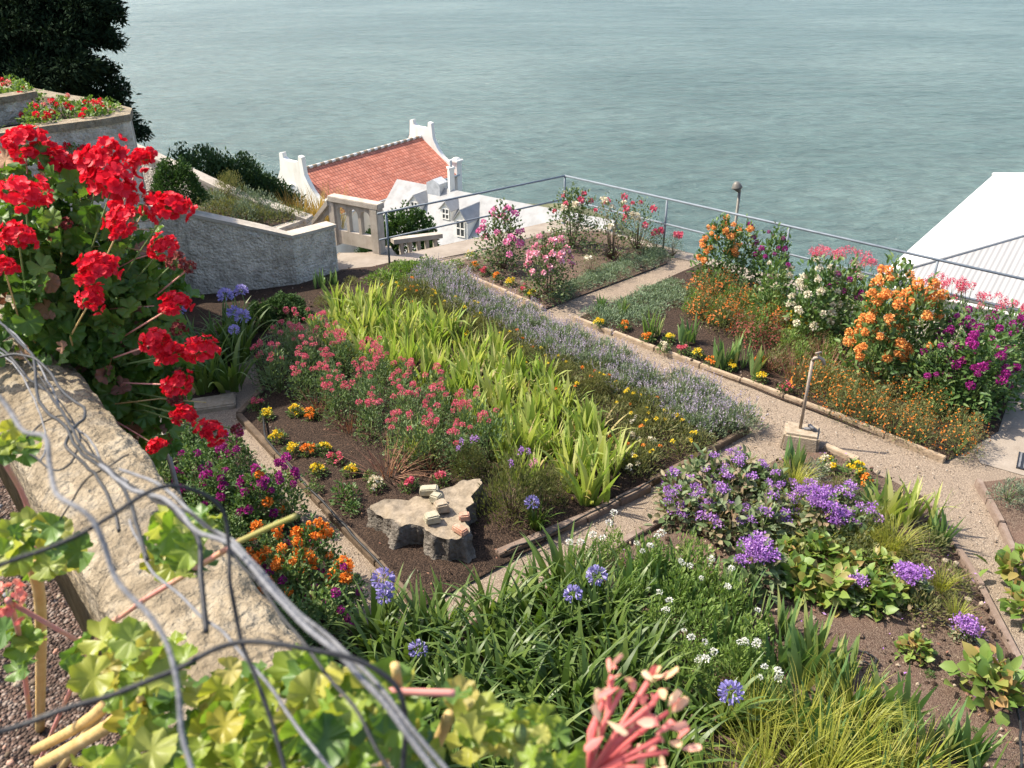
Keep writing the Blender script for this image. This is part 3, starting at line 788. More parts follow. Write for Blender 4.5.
for s_ in (1, -1):
    mb.prism([(A0 + .2, -21), (A1 - .2, -21), (A1 - .2, EZ - .35), (A0 + .2, EZ - .35)], Vector((0, 0, 21)) + cw * (s_ * HW - .15), ca, (0, 0, 1), cw * .3, 'white_wall')
link('side_walls', mb.mesh('side_walls', False, True), root)
mb = MB(); mb.tube([tuple(cp(A0 + .2, HW + .42, EZ - .28)), tuple(cp(A1, HW + .42, EZ - .28))], .09, 'lead_grey', 8); link('gutter', mb.mesh('gutter'), root)
def gable_prof():
    half = []
    for i in range(9):                       # concave sweep from pier to shoulder
        u = i / 8
        half.append((3.5 - 2.1 * u ** .8, EZ + .75 + 1.9 * u ** 1.7))
    half += [(1.32, -11.2), (1.28, -10.62), (.92, -10.55), (.86, -10.95), (.45, -11.1)]
    right = [(4.1, -21), (4.1, EZ + .7)] + half
    return right + [(-x, z) for x, z in reversed(right)]
for ai, sgn in ((A0, 1), (A1, -1)):
    g = MB(); g.prism([(x, z + 21) for x, z in gable_prof()], ca * (ai - .2 * sgn), cw, (0, 0, 1), ca * .4 * sgn, 'white_wall')
    ge = link('gable_wall', g.mesh('gable_wall', False, True), root)
    for s_ in (1, -1):
        pm = MB(); c = cp(ai, s_ * 3.95, EZ - 2.2); pm.box(tuple(c), (.7, .7, 6.2), 'white_wall', math.atan2(ca.y, ca.x))
        c = cp(ai, s_ * 3.95, EZ + .98); pm.box(tuple(c), (.95, .95, .2), 'white_wall', math.atan2(ca.y, ca.x))
        c = cp(ai, s_ * 3.95, EZ + 1.16); pm.box(tuple(c), (.75, .75, .2), 'white_wall', math.atan2(ca.y, ca.x), .5)
        link('pier', bevel(pm.mesh('pier', False, True), .03), ge)
    if sgn == 1:
        wp = arch_prof(-.4, .4, -13.4, .5, -13.4, 12)
        wp = [(-.4, -15.0)] + wp[1:-1] + [(.4, -15.0)]
        wm = MB(); wm.prism([(x, z + 21) for x, z in wp], ca * (ai - .206), cw, (0, 0, 1), ca * .05, 'lead_grey')
        wo = link('window', wm.mesh('window', False, True), ge)
        fm = MB(); pts = [ca * (ai - .22) + cw * x * 1.12 + Vector((0, 0, z + 21)) for x, z in wp]
        fm.tube([tuple(p) for p in pts], .07, 'white_wall', 6); link('frame', fm.mesh('frame'), wo)
        fm = MB(); fm.box(tuple(cp(ai - .24, 0, -15.1)), (.2, 1.0, .16), 'white_wall', math.atan2(ca.y, ca.x)); link('sill', fm.mesh('sill', False, True), wo)
# white slate house with dormers
SR = Vector((-9.42, 70.7, -13)); SE = G(560, 210, -13); sdv = (SE - SR).normalized(); SLn = Vector((-sdv.y, sdv.x, 0)) * -1
if SLn.y > 0: SLn = -SLn
slope = .884 * 1.0
root = empty('white_house', (SR.x, SR.y, -21), 'white roofed house with small gabled dormers in front of the red roof', 'house')
def sp_(a, wd, dz=0): return sdv * a + SLn * wd + Vector((0, 0, 8 - slope * wd + dz))
SLEN = 20
uvquad('roof', [(sp_(0, 7.5), sp_(SLEN, 7.5), sp_(SLEN, 0), sp_(0, 0)),
                (sp_(SLEN, 0) - SLn * 7.5 - Vector((0, 0, slope * 7.5)), sp_(0, 0) - SLn * 7.5 - Vector((0, 0, slope * 7.5)), sp_(0, 0), sp_(SLEN, 0))], 'pale_slate', root, .2)
mb = MB(); mb.prism([(-7, 0), (7, 0), (7, 1.6), (0, 7.7), (-7, 1.6)], sdv * .3, SLn, (0, 0, 1), sdv * (SLEN - .6), 'white_wall')
link('wall', mb.mesh('wall', False, True), root)
def on_roof(px, py):
    """where the sight line meets the house's near roof slope: (a, w)"""
    d = D(px, py); n = (SLn * slope + Vector((0, 0, 1)))
    o = Vector((0, 0, H)); t = (SR - o).dot(n) / d.dot(n); q = o + d * t - SR
    return q.dot(sdv), q.dot(SLn)
def dormer(px, py, wd, ht, label=None):
    a, ww = on_roof(px, py)
    e = link('dormer', None, root, sp_(a, ww)); e.empty_display_size = .1
    gp = [(-wd / 2, 0), (wd / 2, 0), (wd / 2, ht * .62), (0, ht), (-wd / 2, ht * .62)]
    depth = ht / slope
    m_ = MB(); m_.prism(gp, SLn * -.01, sdv, (0, 0, 1), SLn * -(ht / slope + .1), 'white_wall')
    me = m_.mesh('dormer', False, True)
    o = bpy.data.objects.new('dormer', me); bpy.data.objects.remove(e)
    COL.objects.link(o); o.parent = root; o.location = sp_(a, ww)
    q = []
    for s_ in (1, -1):
        e0 = sdv * (s_ * (wd / 2 + .12)) + Vector((0, 0, ht * .62 - .1)) + SLn * .12; rr = Vector((0, 0, ht + .03)) + SLn * .12
        back = -SLn * (ht / slope + .1)
        if s_ == 1: q.append((e0, e0 + back, rr + back, rr))
        else: q.append((e0 + back, e0, rr, rr + back))
    uvquad('roof', q, 'pale_slate', o, .06)
    pm = MB(); pm.prism([(-wd * .3, ht * .08), (wd * .3, ht * .08), (wd * .3, ht * .6), (-wd * .3, ht * .6)], SLn * .0, sdv, (0, 0, 1), SLn * .02, 'glass_dark')
    wo = link('window', pm.mesh('window', False, True), o)
    fm = MB()
    for x in (-.3, 0, .3): fm.prism([(wd * x - .04, ht * .05), (wd * x + .04, ht * .05), (wd * x + .04, ht * .63), (wd * x - .04, ht * .63)], SLn * .02, sdv, (0, 0, 1), SLn * .04, 'white_wall')
    for z in (.06, .34, .62): fm.prism([(-wd * .33, ht * z - .04), (wd * .33, ht * z - .04), (wd * .33, ht * z + .04), (-wd * .33, ht * z + .04)], SLn * .022, sdv, (0, 0, 1), SLn * .045, 'white_wall')
    link('frame', fm.mesh('frame', False, True), wo)
dormer(415, 213, 1.05, 1.45); dormer(446, 220, 1.05, 1.45); dormer(461, 238, 1.25, 2.2)
for px, py, wd, ht in ((437, 188, 1.3, .8),):
    a, ww = on_roof(px, py); mb = MB()
    mb.prism([(-wd / 2, -.8), (wd / 2, -.8), (wd / 2, ht * .6), (0, ht), (-wd / 2, ht * .6)], sp_(a, ww) + SLn * .5, sdv, (0, 0, 1), -SLn * 1.1, 'lead_grey')
    link('roof_vent', mb.mesh('roof_vent', False, True), root)
a, ww = on_roof(451.5, 188); mb = MB(); mb.box(tuple(sp_(a, ww, .55)), (.42, .42, 2.0), 'white_wall', .4); mb.box(tuple(sp_(a, ww, 1.6)), (.54, .54, .14), 'white_wall', .4)
mb.tube([tuple(sp_(a, ww, 1.72)), tuple(sp_(a, ww, 2.2))], .12, 'lead_grey', 8)
link('chimney', mb.mesh('chimney', False, True), root)
# big hipped roof on the right
zE = -3.0; Ah = G(878, 277, zE); Bh = G(993, 175, zE); hv = (Bh - Ah); W_ = hv.length; hv.normalize(); hi = Vector((hv.y, -hv.x, 0)); LB = 34
root = empty('hall', (Ah.x, Ah.y, -10), 'large white hipped roof of ribbed sheeting below the right railing', 'building')
o_ = Vector((Ah.x, Ah.y, -10))
def hp(a, wd, z): return hi * a + hv * wd + Vector((0, 0, z + 10))
rise = 2.55; half = W_ / 2
uvquad('roof', [(hp(0, 0, zE), hp(LB, 0, zE), hp(LB - half, half, zE + rise), hp(half, half, zE + rise)),
                (hp(LB, W_, zE), hp(0, W_, zE), hp(half, half, zE + rise), hp(LB - half, half, zE + rise))], 'ribbed_sheet', root, .15)
uvquad('hip_roof', [(hp(0, W_, zE), hp(0, 0, zE), hp(half, half, zE + rise))], 'white_roof', root, .15)
uvquad('hip_roof', [(hp(LB, 0, zE), hp(LB, W_, zE), hp(LB - half, half, zE + rise))], 'white_roof', root, .15)
mb = MB()
for q in ((hp(0, 0, zE), hp(half, half, zE + rise)), (hp(0, W_, zE), hp(half, half, zE + rise)), (hp(half, half, zE + rise), hp(LB - half, half, zE + rise))):
    mb.tube([tuple(q[0] + Vector((0, 0, .03))), tuple(q[1] + Vector((0, 0, .0)))], .07, 'white_roof', 6)
link('ridge_caps', mb.mesh('ridge_caps'), root)
mb = MB(); c = hp(LB / 2, W_ / 2, zE - 4.6); mb.box(tuple(c), (LB - .8, W_ - .8, 9), 'white_wall', math.atan2(hi.y, hi.x)); link('wall', mb.mesh('wall', False, True), root)
mb = MB()
for q in ((hp(0, 0, zE - .2), hp(LB, 0, zE - .2)), (hp(0, 0, zE - .2), hp(0, W_, zE - .2))): mb.tube([tuple(q[0]), tuple(q[1])], .05, 'white_roof', 6)
link('gutter', mb.mesh('gutter'), root)

# ================================================================== PLANTS
def dome_pts(n, rx, ry, h, shell=.45, low=.05):
    """points through the outer part of a dome"""
    u = rng.uniform(0, 2 * math.pi, n); z = rng.uniform(low, 1, n)
    rr = np.sqrt(1 - z * z * .92) * (rng.uniform(shell, 1, n))
    zz = z * rng.uniform(.75, 1, n)
    nrm_ = np.stack([np.cos(u) * np.sqrt(1 - z * z), np.sin(u) * np.sqrt(1 - z * z), z], 1)
    lump = 1 + .18 * np.sin(3 * u + 1.3) * np.sin(5 * z + u)
    return np.stack([rx * rr * np.cos(u) * lump, ry * rr * np.sin(u) * lump, h * zz * lump], 1), nrm_
def rdir(n): return nrm(rng.normal(size=(n, 3)))
def bush(n, r, h, L, W, mat, up=.5, T=LEAF, shell=.35, stems=8, stemmat='stem_green', jit=.7, aspect=1.0):
    mb = MB()
    p, nn = dome_pts(n, r, r * aspect, h, shell)
    d = nrm(nn * .7 + rdir(n) * jit + np.array([0, 0, up]))
    nm = nrm(rdir(n) * .6 + nn * .3 + np.array([0, 0, .8]))
    mb.tmpl(T, p, d, nm, L * rng.uniform(.65, 1.25, n), W * rng.uniform(.7, 1.2, n), mat)
    for k in range(stems):
        q, _ = dome_pts(1, r * .8, r * .8, h * .85); q = q[0]
        b = np.array([q[0] * .15, q[1] * .15, 0]); m_ = (b + q) / 2 + np.array([0, 0, h * .1])
        mb.tube([b, m_, q], .006, stemmat, 4, .003)
    return mb
def clump(n, r, L, W, mat, lean=(.05, .5), droop=(.2, 1.0), segs=5):
    mb = MB()
    a = rng.uniform(0, 2 * math.pi, n); rr = r * np.sqrt(rng.uniform(0, 1, n))
    p = np.stack([rr * np.cos(a), rr * np.sin(a), np.zeros(n)], 1)
    th0 = rng.uniform(*lean, n) * (.4 + .6 * rr / r); th1 = th0 + rng.uniform(*droop, n)
    mb.blades(p, a + rng.normal(0, .5, n), th0, th1, L * rng.uniform(.6, 1.15, n), W * rng.uniform(.7, 1.2, n), mat, segs)
    return mb
def fan_clump(nf, r, L, W, mat, droop=(.05, .5)):
    """iris: flat fans of sword leaves"""
    mb = MB()
    for k in range(nf):
        c = rng.uniform(-r, r, 2); az = rng.uniform(0, math.pi); n = rng.integers(5, 9)
        sp = np.linspace(-.42, .42, n) + rng.normal(0, .07, n)
        sgn = np.where(sp >= 0, 0, math.pi)
        p = np.stack([c[0] + np.cos(az) * sp * .08, c[1] + np.sin(az) * sp * .08, np.zeros(n)], 1)
        th0 = np.abs(sp) * .8; th1 = th0 + rng.uniform(*droop, n) * (1 + 1.6 * (rng.uniform(0, 1, n) > .85))
        # fan leaves turn their broad side across the fan
        az_ = az + sgn
        hz = np.stack([np.cos(az_), np.sin(az_), np.zeros(n)], 1)
        sd = np.stack([np.cos(az_ + .9), np.sin(az_ + .9), np.zeros(n)], 1)
        Ls = L * rng.uniform(.65, 1.12, n) * (1 - .25 * np.abs(sp)); Ws = W * rng.uniform(.75, 1.2, n)
        rows = []; q = p.copy(); S = 5
        for j in range(S + 1):
            u = j / S; th = th0 + (th1 - th0) * u ** 1.8
            wv = Ws * (1 - u ** 2.6) * (.8 + .2 * math.sin(u * 3)) + .0008
            tdir = hz * np.sin(th)[:, None] + np.array([0, 0, 1]) * np.cos(th)[:, None]
            s2 = nrm(sd - tdir * np.sum(sd * tdir, 1)[:, None])
            rows.append(np.stack([q - s2 * wv[:, None] / 2, q + s2 * wv[:, None] / 2], 1)); q = q + tdir * (Ls / S)[:, None]
        V = np.stack(rows, 1); o = mb.n; M = (S + 1) * 2; kk = mb.mi(mat)
        mb.v.append(V.reshape(-1, 3)); mb.n += n * M
        for i in range(n):
            for j in range(S):
                b = o + i * M + j * 2; mb.f.append((b, b + 1, b + 3, b + 2)); mb.m.append(kk)
    return mb
def fib(n, zmin=-1.0):
    i = np.arange(n) + .5; z = 1 - (1 - zmin) * i / n; a = i * 2.399963
    r = np.sqrt(np.maximum(0, 1 - z * z)); return np.stack([r * np.cos(a), r * np.sin(a), z], 1)
def pom(r, n, mat, L, W, zmin=-.4, tilt=.9, stem=0, T=PETAL, stemmat='stem_green', flat=1.0):
    mb = MB(); d = nrm(fib(n, zmin) + rng.normal(0, .12, (n, 3)))
    c = d * r * rng.uniform(.35, .75, (n, 1)); c[:, 2] *= flat
    tang = nrm(np.cross(d, rdir(n))); dd = nrm(d * tilt + tang * .6)
    mb.tmpl(T, c, dd, nrm(tang + d * .5), L * rng.uniform(.8, 1.2, n), W * rng.uniform(.8, 1.2, n), mat)
    if stem: mb.tube([(0, 0, -stem), (.01, 0, -stem / 2), (0, 0, 0)], .005, stemmat, 4, .004)
    return mb
def umbel(r, n, mat, stem):
    """agapanthus head: trumpets all round on short stalks, with its tall stalk"""
    mb = MB(); d = nrm(fib(n, -.5) + rng.normal(0, .1, (n, 3)))
    b = d * r * .12
    for k in range(3):
        tang = nrm(np.cross(d, rdir(n)))
        mb.tmpl(PETAL, d * r * .5, nrm(d + tang * .55), nrm(np.cross(d, tang)), r * .55, r * .26, mat)
    mb.tmpl(RHOMB, b, d, rdir(n), r * .5, r * .05, 'stem_green')
    mb.tube([(0, 0, -stem), (.03, 0, -stem * .5), (0, 0, 0)], .008, 'stem_green', 5, .006)
    return mb
def cluster(r, n, mat, s, flat=.7, stem=0, hollow=.5):
    """many tiny flowers in a rounded cluster"""
    mb = MB(); d = nrm(fib(n, -.3) + rng.normal(0, .25, (n, 3)))
    p = d * r * rng.uniform(hollow, 1, (n, 1)); p[:, 2] *= flat
    mb.tmpl(RHOMB, p, nrm(d + rdir(n) * .9), rdir(n), s * rng.uniform(.7, 1.3, n), s * rng.uniform(.7, 1.2, n), mat)
    if stem: mb.tube([(0, 0, -stem), (0, 0, 0)], .004, 'stem_green', 4, .003)
    return mb
def var(fn, k, name):
    return [fn().mesh(name) for _ in range(k)]

FOL, FLW = {}, {}
def build_protos():
    def iris_mix():
        mb = fan_clump(4, .18, random.uniform(.5, .68), .064, 'iris_leaf', (.05, .9))
        st = clump(7, .16, .5, .04, 'straw_leaf', (.3, .9), (.5, 1.6), 5)
        k = mb.mi('straw_leaf'); o = mb.n
        mb.v += st.v; mb.n += st.n; mb.f += [tuple(i + o for i in f) for f in st.f]; mb.m += [k] * len(st.f)
        return mb
    FOL['iris'] = var(iris_mix, 7, 'iris_leaves')
    FOL['blue_iris'] = var(lambda: fan_clump(4, .12, .52, .056, 'blue_iris_leaf', (.02, .4)), 4, 'iris_leaves')
    FOL['sedge'] = var(lambda: clump(150, .12, .62, .011, 'sedge_leaf', (.05, .7), (.5, 1.6), 6), 3, 'sedge_leaves')
    FOL['agapanthus'] = var(lambda: clump(34, .14, .66, .058, 'agapanthus_leaf', (.05, .7), (.5, 1.9), 7), 5, 'agapanthus_leaves')
    FOL['valerian'] = var(lambda: bush(520, .27, .6, .055, .02, 'valerian_leaf', .7, LEAF, .3, 14), 4, 'valerian_leaves')
    FOL['white_valerian'] = var(lambda: bush(560, .25, .6, .055, .022, 'white_valerian_leaf', .8, LEAF, .3, 14), 4, 'valerian_leaves')
    FOL['lavender'] = var(lambda: bush(1000, .26, .24, .06, .01, 'lavender_leaf', .9, RHOMB, .3, 0, jit=.9), 4, 'lavender_leaves')
    FOL['mat'] = var(lambda: bush(700, .3, .16, .05, .011, 'mat_leaf', .8, RHOMB, .3, 0, jit=1), 3, 'mat_leaves')
    FOL['marigold'] = var(lambda: bush(170, .12, .14, .04, .018, 'dahlia_leaf', .4, LEAF, .3, 4), 4, 'marigold_leaves')
    FOL['dahlia'] = var(lambda: bush(900, .37, .95, .075, .04, 'dahlia_leaf', .2, LEAF, .35, 16), 4, 'dahlia_leaves')
    FOL['tagetes'] = var(lambda: bush(1100, .28, .42, .035, .009, 'olive_leaf', .6, RHOMB, .3, 12), 3, 'tagetes_leaves')
    FOL['helenium'] = var(lambda: bush(700, .3, .55, .05, .015, 'olive_leaf', .8, LEAF, .3, 14), 3, 'helenium_leaves')
    FOL['rose'] = var(lambda: bush(1500, .42, .95, .05, .032, 'rose_leaf', .3, LEAF, .3, 22, 'stem_brown'), 3, 'rose_leaves')
    FOL['thin_rose'] = var(lambda: bush(800, .5, .95, .045, .026, 'rose_leaf', .3, LEAF, .3, 40, 'stem_brown'), 2, 'rose_leaves')
    FOL['statice'] = var(lambda: bush(240, .33, .4, .12, .07, 'statice_leaf', .1, LEAF, .4, 10), 4, 'statice_leaves')
    FOL['bergenia'] = var(lambda: bush(110, .26, .27, .14, .11, 'bergenia_leaf', .15, LEAF, .3, 6), 4, 'broad_leaves')
    FOL['rosemary'] = var(lambda: bush(2400, .36, .62, .05, .011, 'olive_leaf', 1.1, RHOMB, .25, 18, 'stem_brown', .5), 3, 'rosemary_leaves')
    FOL['ground'] = var(lambda: bush(420, .3, .17, .05, .022, 'bright_leaf', .5, LEAF, .3, 0), 3, 'creeping_leaves')
    FOL['weedy'] = var(lambda: bush(380, .26, .26, .06, .014, 'olive_leaf', .7, LEAF, .3, 6), 3, 'leaves')
    FOL['dry'] = var(lambda: clump(90, .12, .42, .008, 'dry_leaf', (.5, 1.3), (.0, .7), 4), 3, 'dry_stems')
    FOL['daylily'] = var(lambda: clump(60, .12, .55, .02, 'iris_leaf', (.1, .7), (.8, 1.8), 6), 2, 'daylily_leaves')
    FOL['grey'] = var(lambda: bush(700, .3, .35, .05, .014, 'grey_leaf', .6, RHOMB, .3, 8), 2, 'grey_leaves')
    FOL['shrub'] = var(lambda: bush(7000, 1.0, 1.2, .085, .045, 'shrub_leaf', .3, RHOMB, .55, 14, 'stem_brown'), 2, 'shrub_leaves')
    FOL['ball'] = var(lambda: bush(5200, .5, .75, .06, .036, 'dark_leaf', .3, RHOMB, .6, 8, 'stem_brown'), 2, 'shrub_leaves')
    FOL['ograss'] = var(lambda: clump(170, .2, .9, .014, 'orange_grass', (.05, .5), (.1, .9), 5), 2, 'grass_blades')
    FOL['smallpel'] = var(lambda: bush(260, .27, .3, .05, .045, 'bright_leaf', .2, LEAF, .3, 8), 3, 'pelargonium_leaves')
    FLW['dahlia_orange'] = var(lambda: pom(.062, 95, 'apricot', .024, .026, -.85, .75), 3, 'flower_head')
    FLW['dahlia_deep'] = var(lambda: pom(.056, 90, 'orange', .023, .025, -.85, .75), 3, 'flower_head')
    FLW['dahlia_magenta'] = var(lambda: pom(.048, 85, 'magenta', .02, .021, -.85, .75), 3, 'flower_head')
    FLW['dahlia_cream'] = var(lambda: pom(.052, 50, 'cream', .034, .028, -.5), 2, 'flower_head')
    FLW['rose_pink'] = var(lambda: pom(.055, 30, 'rose_pink', .05, .045, -.3), 3, 'flower_head')
    FLW['pale_rose'] = var(lambda: pom(.045, 28, 'pale_rose', .045, .04, -.3), 3, 'flower_head')
    FLW['cream_rose'] = var(lambda: pom(.045, 28, 'cream', .045, .04, -.3), 2, 'flower_head')
    FLW['red_rose'] = var(lambda: pom(.045, 28, 'pink_red', .045, .04, -.3), 2, 'flower_head')
    FLW['m_yellow'] = var(lambda: pom(.026, 24, 'yellow', .026, .018, 0, flat=.6), 2, 'flower_head')
    FLW['m_orange'] = var(lambda: pom(.026, 24, 'orange', .026, .018, 0, flat=.6), 2, 'flower_head')
    FLW['m_red'] = var(lambda: pom(.028, 24, 'pink_red', .026, .018, 0, flat=.6), 2, 'flower_head')
    FLW['m_pale'] = var(lambda: pom(.028, 24, 'cream', .03, .02, 0, flat=.6), 2, 'flower_head')
    FLW['val_red'] = var(lambda: cluster(.036, 60, 'pink_red', .015, .9, .2, .5), 4, 'flower_cluster')
    FLW['val_white'] = var(lambda: cluster(.035, 60, 'white_petal', .014, .8, .16, .6), 3, 'flower_cluster')
    FLW['val_pink'] = var(lambda: cluster(.06, 80, 'pink_red', .02, 1.4, .2, .4), 3, 'flower_cluster')
    FLW['aga'] = var(lambda: umbel(.11, 28, 'lilac_blue', .7), 3, 'flower_head')
    FLW['statice'] = var(lambda: cluster(.1, 130, 'violet', .022, .4, .2, .15), 4, 'flower_cluster')
    FLW['statice_small'] = var(lambda: cluster(.065, 60, 'violet', .02, .5, .22, .15), 4, 'flower_cluster')
    FLW['purple_spike'] = var(lambda: cluster(.03, 40, 'violet', .018, 2.5, .2, .3), 2, 'flower_spike')
    FLW['pink_spike'] = var(lambda: cluster(.03, 40, 'rose_pink', .018, 2.8, .2, .3), 2, 'flower_spike')
    FLW['pel_small'] = var(lambda: pom(.04, 34, 'scarlet', .03, .026, -.4), 3, 'flower_head')
    FLW['pel_pink'] = var(lambda: pom(.04, 34, 'coral', .03, .026, -.4), 2, 'flower_head')
    def spikes():
        mb = MB(); n = 64; p, nn = dome_pts(n, .27, .27, .27, .6, .3)
        d = nrm(nn * .5 + np.array([0, 0, 1]) + rng.normal(0, .2, (n, 3)))
        L = rng.uniform(.09, .17, n)
        for k in range(5):
            mb.tmpl(RHOMB, p + d * (L * (.35 + .13 * k))[:, None] + rng.normal(0, .003, (n, 3)), nrm(d + rdir(n) * .7), rdir(n), .02, .014, 'mauve')
        mb.tmpl(RHOMB, p, d, rdir(n), L, .004, 'lavender_leaf')
        return mb
    FLW['lav'] = var(spikes, 4, 'flower_spikes')
    def dots(mat, n, r, h, s):
        def f():
            mb = MB(); p, nn = dome_pts(n, r, r, h, .85, .25)
            for k in range(4):
                tg = nrm(np.cross(nn + rng.normal(0, .2, nn.shape), rdir(n)))
                mb.tmpl(PETAL, p, tg, nrm(nn), s * rng.uniform(.7, 1.2, n), s * .8, mat)
            return mb
        return f
    FLW['tag_dots'] = var(dots('tag_orange', 120, .3, .46, .0125), 3, 'blossoms')
    FLW['hel_dots'] = var(dots('rust', 170, .31, .6, .02), 3, 'blossoms')
    FLW['darkred_dots'] = var(dots('dark_red', 190, .3, .58, .022), 2, 'blossoms')
    FLW['white_dots'] = var(dots('white_petal', 110, .28, .17, .014), 2, 'blossoms')
    FLW['yel_dots'] = var(dots('yellow', 40, .26, .3, .018), 2, 'blossoms')
build_protos()

cnt = [0]
def dome_spot(r, h, top=.25, outer=.75, aspect=1.0):
    u = random.uniform(0, 2 * math.pi); z = random.uniform(top, 1.0); rr = math.sqrt(max(0, 1 - z * z * .92)) * random.uniform(outer, 1)
    return Vector((r * rr * math.cos(u), r * rr * math.sin(u) * aspect, h * z * random.uniform(.9, 1.04)))
FSIZE = {'iris': (.2, .5), 'dahlia': (.36, .95), 'rose': (.42, .95), 'thin_rose': (.5, .95), 'marigold': (.12, .15), 'valerian': (.27, .6), 'white_valerian': (.25, .6),
         'statice': (.33, .46), 'agapanthus': (.3, .5), 'rosemary': (.36, .62), 'smallpel': (.25, .32), 'weedy': (.26, .27), 'helenium': (.3, .55), 'lavender': (.25, .27),
         'tagetes': (.28, .42), 'mat': (.3, .16), 'ground': (.3, .17), 'bergenia': (.26, .27), 'grey': (.3, .35), 'blue_iris': (.15, .45), 'ball': (.5, .75), 'shrub': (1, 1.2)}
def plant(name, loc, fol, label, cat, group=None, sc=1.0, flowers=(), stuff=(), rz=None, fpart=None, asp=None):
    """a planted thing: foliage plus flower heads, each flower a part of its own"""
    cnt[0] += 1
    rz = random.uniform(0, 6.28) if rz is None else rz
    z = loc[2] if len(loc) > 2 else .045
    s3 = (sc, sc, sc) if asp is None else (sc * asp[0], sc * asp[1], sc * asp[2])
    fm = FOL[fol][cnt[0] % len(FOL[fol])]
    root = empty(name, (loc[0], loc[1], z), label, cat, group, rz, 1)
    f = link(fpart or 'foliage', fm, root, sc=s3)
    r, h = FSIZE.get(fol, (.3, .3))
    for key, n, opt in flowers:
        for k in range(n):
            q = dome_spot(r, h, opt.get('top', .3), opt.get('outer', .85))
            q = Vector((q.x * s3[0], q.y * s3[1], q.z * s3[2] + opt.get('lift', 0) * random.uniform(.5, 1.1)))
            ms = FLW[key]; nm = ms[0].name.split('.')[0]
            out = Vector((q.x, q.y, max(.15, q.z * .8))).normalized()
            rot = Vector((0, 0, 1)).lerp(out, opt.get('face', .7)).to_track_quat('Z', 'Y').to_euler()
            if 'lift' in opt: rot = (random.uniform(-.25, .25), random.uniform(-.25, .25), random.uniform(0, 6))
            link(nm, random.choice(ms), root, q, rot, opt.get('s', 1) * random.uniform(.75, 1.2))
    for key in stuff:
        o = link('blossoms' if 'dots' in key else 'flower_spikes', random.choice(FLW[key]), root, sc=s3); o['kind'] = 'stuff'
    return root
def drift(name, poly, spacing, fol, label, cat, group, seed, sc=(.85, 1.15), z=.045, **kw):
    for p in scatter(poly, spacing, seed):
        fl = kw.get('flowers')
        plant(name, (p[0], p[1], z), fol, label, cat, group, random.uniform(*sc), fl(p) if callable(fl) else (fl or ()), kw.get('stuff', ()))

# ---- bed A
drift('iris_clump', G2([(318, 338), (345, 312), (400, 318), (470, 352), (545, 395), (605, 445), (612, 490), (590, 512), (535, 492), (480, 445), (420, 392), (350, 362)]), .27, 'iris',
      'yellow green sword leaved iris in the long drift down the middle of the garden', 'iris', 'irises of the middle drift', 3, (.7, 1.2))
drift('red_valerian', G2([(258, 388), (295, 352), (345, 365), (420, 400), (478, 440), (495, 470), (465, 490), (400, 462), (330, 420)]), .36, 'valerian',
      'grey green valerian topped with pink red flower clusters beside the iris drift', 'valerian', 'red valerians of the middle bed', 4, (.9, 1.15),
      flowers=lambda p: (('val_red', random.randint(6, 13), dict(top=.7, outer=.5, lift=.14)),))
drift('lavender', G2([(405, 292), (432, 276), (500, 308), (600, 354), (690, 394), (744, 430), (706, 446), (640, 405), (560, 366), (480, 324)]), .27, 'lavender',
      'low grey lavender cushion in the mauve row along the gravel path', 'lavender', 'lavender row along the path', 5, (.9, 1.2), stuff=('lav',))
drift('low_perennial', G2([(385, 296), (412, 292), (480, 326), (560, 368), (640, 408), (700, 450), (645, 480), (612, 450), (550, 395), (465, 348)]), .27, 'weedy',
      'low straggling plant with a few yellow flowers between irises and lavender', 'perennial', 'low plants between irises and lavender', 6, (.8, 1.2),
      flowers=lambda p: (('m_yellow' if random.random() < .6 else 'm_orange', random.randint(0, 3), dict(top=.7, s=.8)),))
for px, py in ((616, 398), (655, 392), (560, 345)): pass
drift('olive_perennial', G2([(400, 298), (480, 328), (560, 372), (640, 412), (650, 440), (600, 425), (520, 372), (430, 318)]), .5, 'rosemary', 'upright olive stemmed plant between the iris leaves and the lavender', 'perennial', 'olive stemmed plants by the lavender', 7, (.5, .75), flowers=lambda p: (('m_yellow', random.randint(0, 5), dict(top=.7, s=.7)),))
drift('white_campion', G2([(605, 470), (640, 435), (665, 450), (640, 480)]), .3, 'weedy', 'low plant with white blossoms at the end of the iris drift', 'perennial', 'white flowered plants by the iris end', 8, (.7, 1), flowers=((('m_pale', 3, dict(top=.6)),)))
drift('creeping_plant', G2([(378, 285), (400, 268), (425, 268), (465, 280), (440, 296), (395, 296)]), .3, 'ground', 'bright green creeping plant beside the lavender near the steps', 'ground cover', 'creeping plants near the steps', 9, (.8, 1.2))
M = [(267, 420, 'm_yellow', 'yellow marigold at the far tip of the left bed'), (258, 409, 'm_red', 'small orange red flower nearest the bend of the timber edging'),
     (296, 417, 'm_yellow', 'yellow marigold in the back row beside an orange one'), (311, 420, 'm_orange', 'orange marigold in the back row under the valerian'),
     (279, 442, 'm_yellow', 'sparse yellow marigold closest to the hose bend'), (292, 455, 'm_yellow', 'yellow marigold left of the dense orange one'),
     (309, 455, 'm_orange', 'dense orange marigold in the middle of the left bed'), (323, 455, 'm_yellow', 'yellow marigold right of the dense orange one'),
     (336, 464, 'm_red', 'small pink red bedding flower among the marigolds'), (318, 476, 'm_yellow', 'yellow marigold with pale pointed leaves near the timber edging'),
     (351, 476, 'm_yellow', 'round yellow marigold before the reddish dry clump'), (377, 490, 'm_pale', 'pale yellow flower between stump and dry clump')]
for px, py, k, lb in M:
    plant('marigold', G(px, py, .05), 'marigold', lb, 'marigold', 'marigolds of the left bed', 1.05, ((k, 8, dict(top=.6, outer=.4)),))
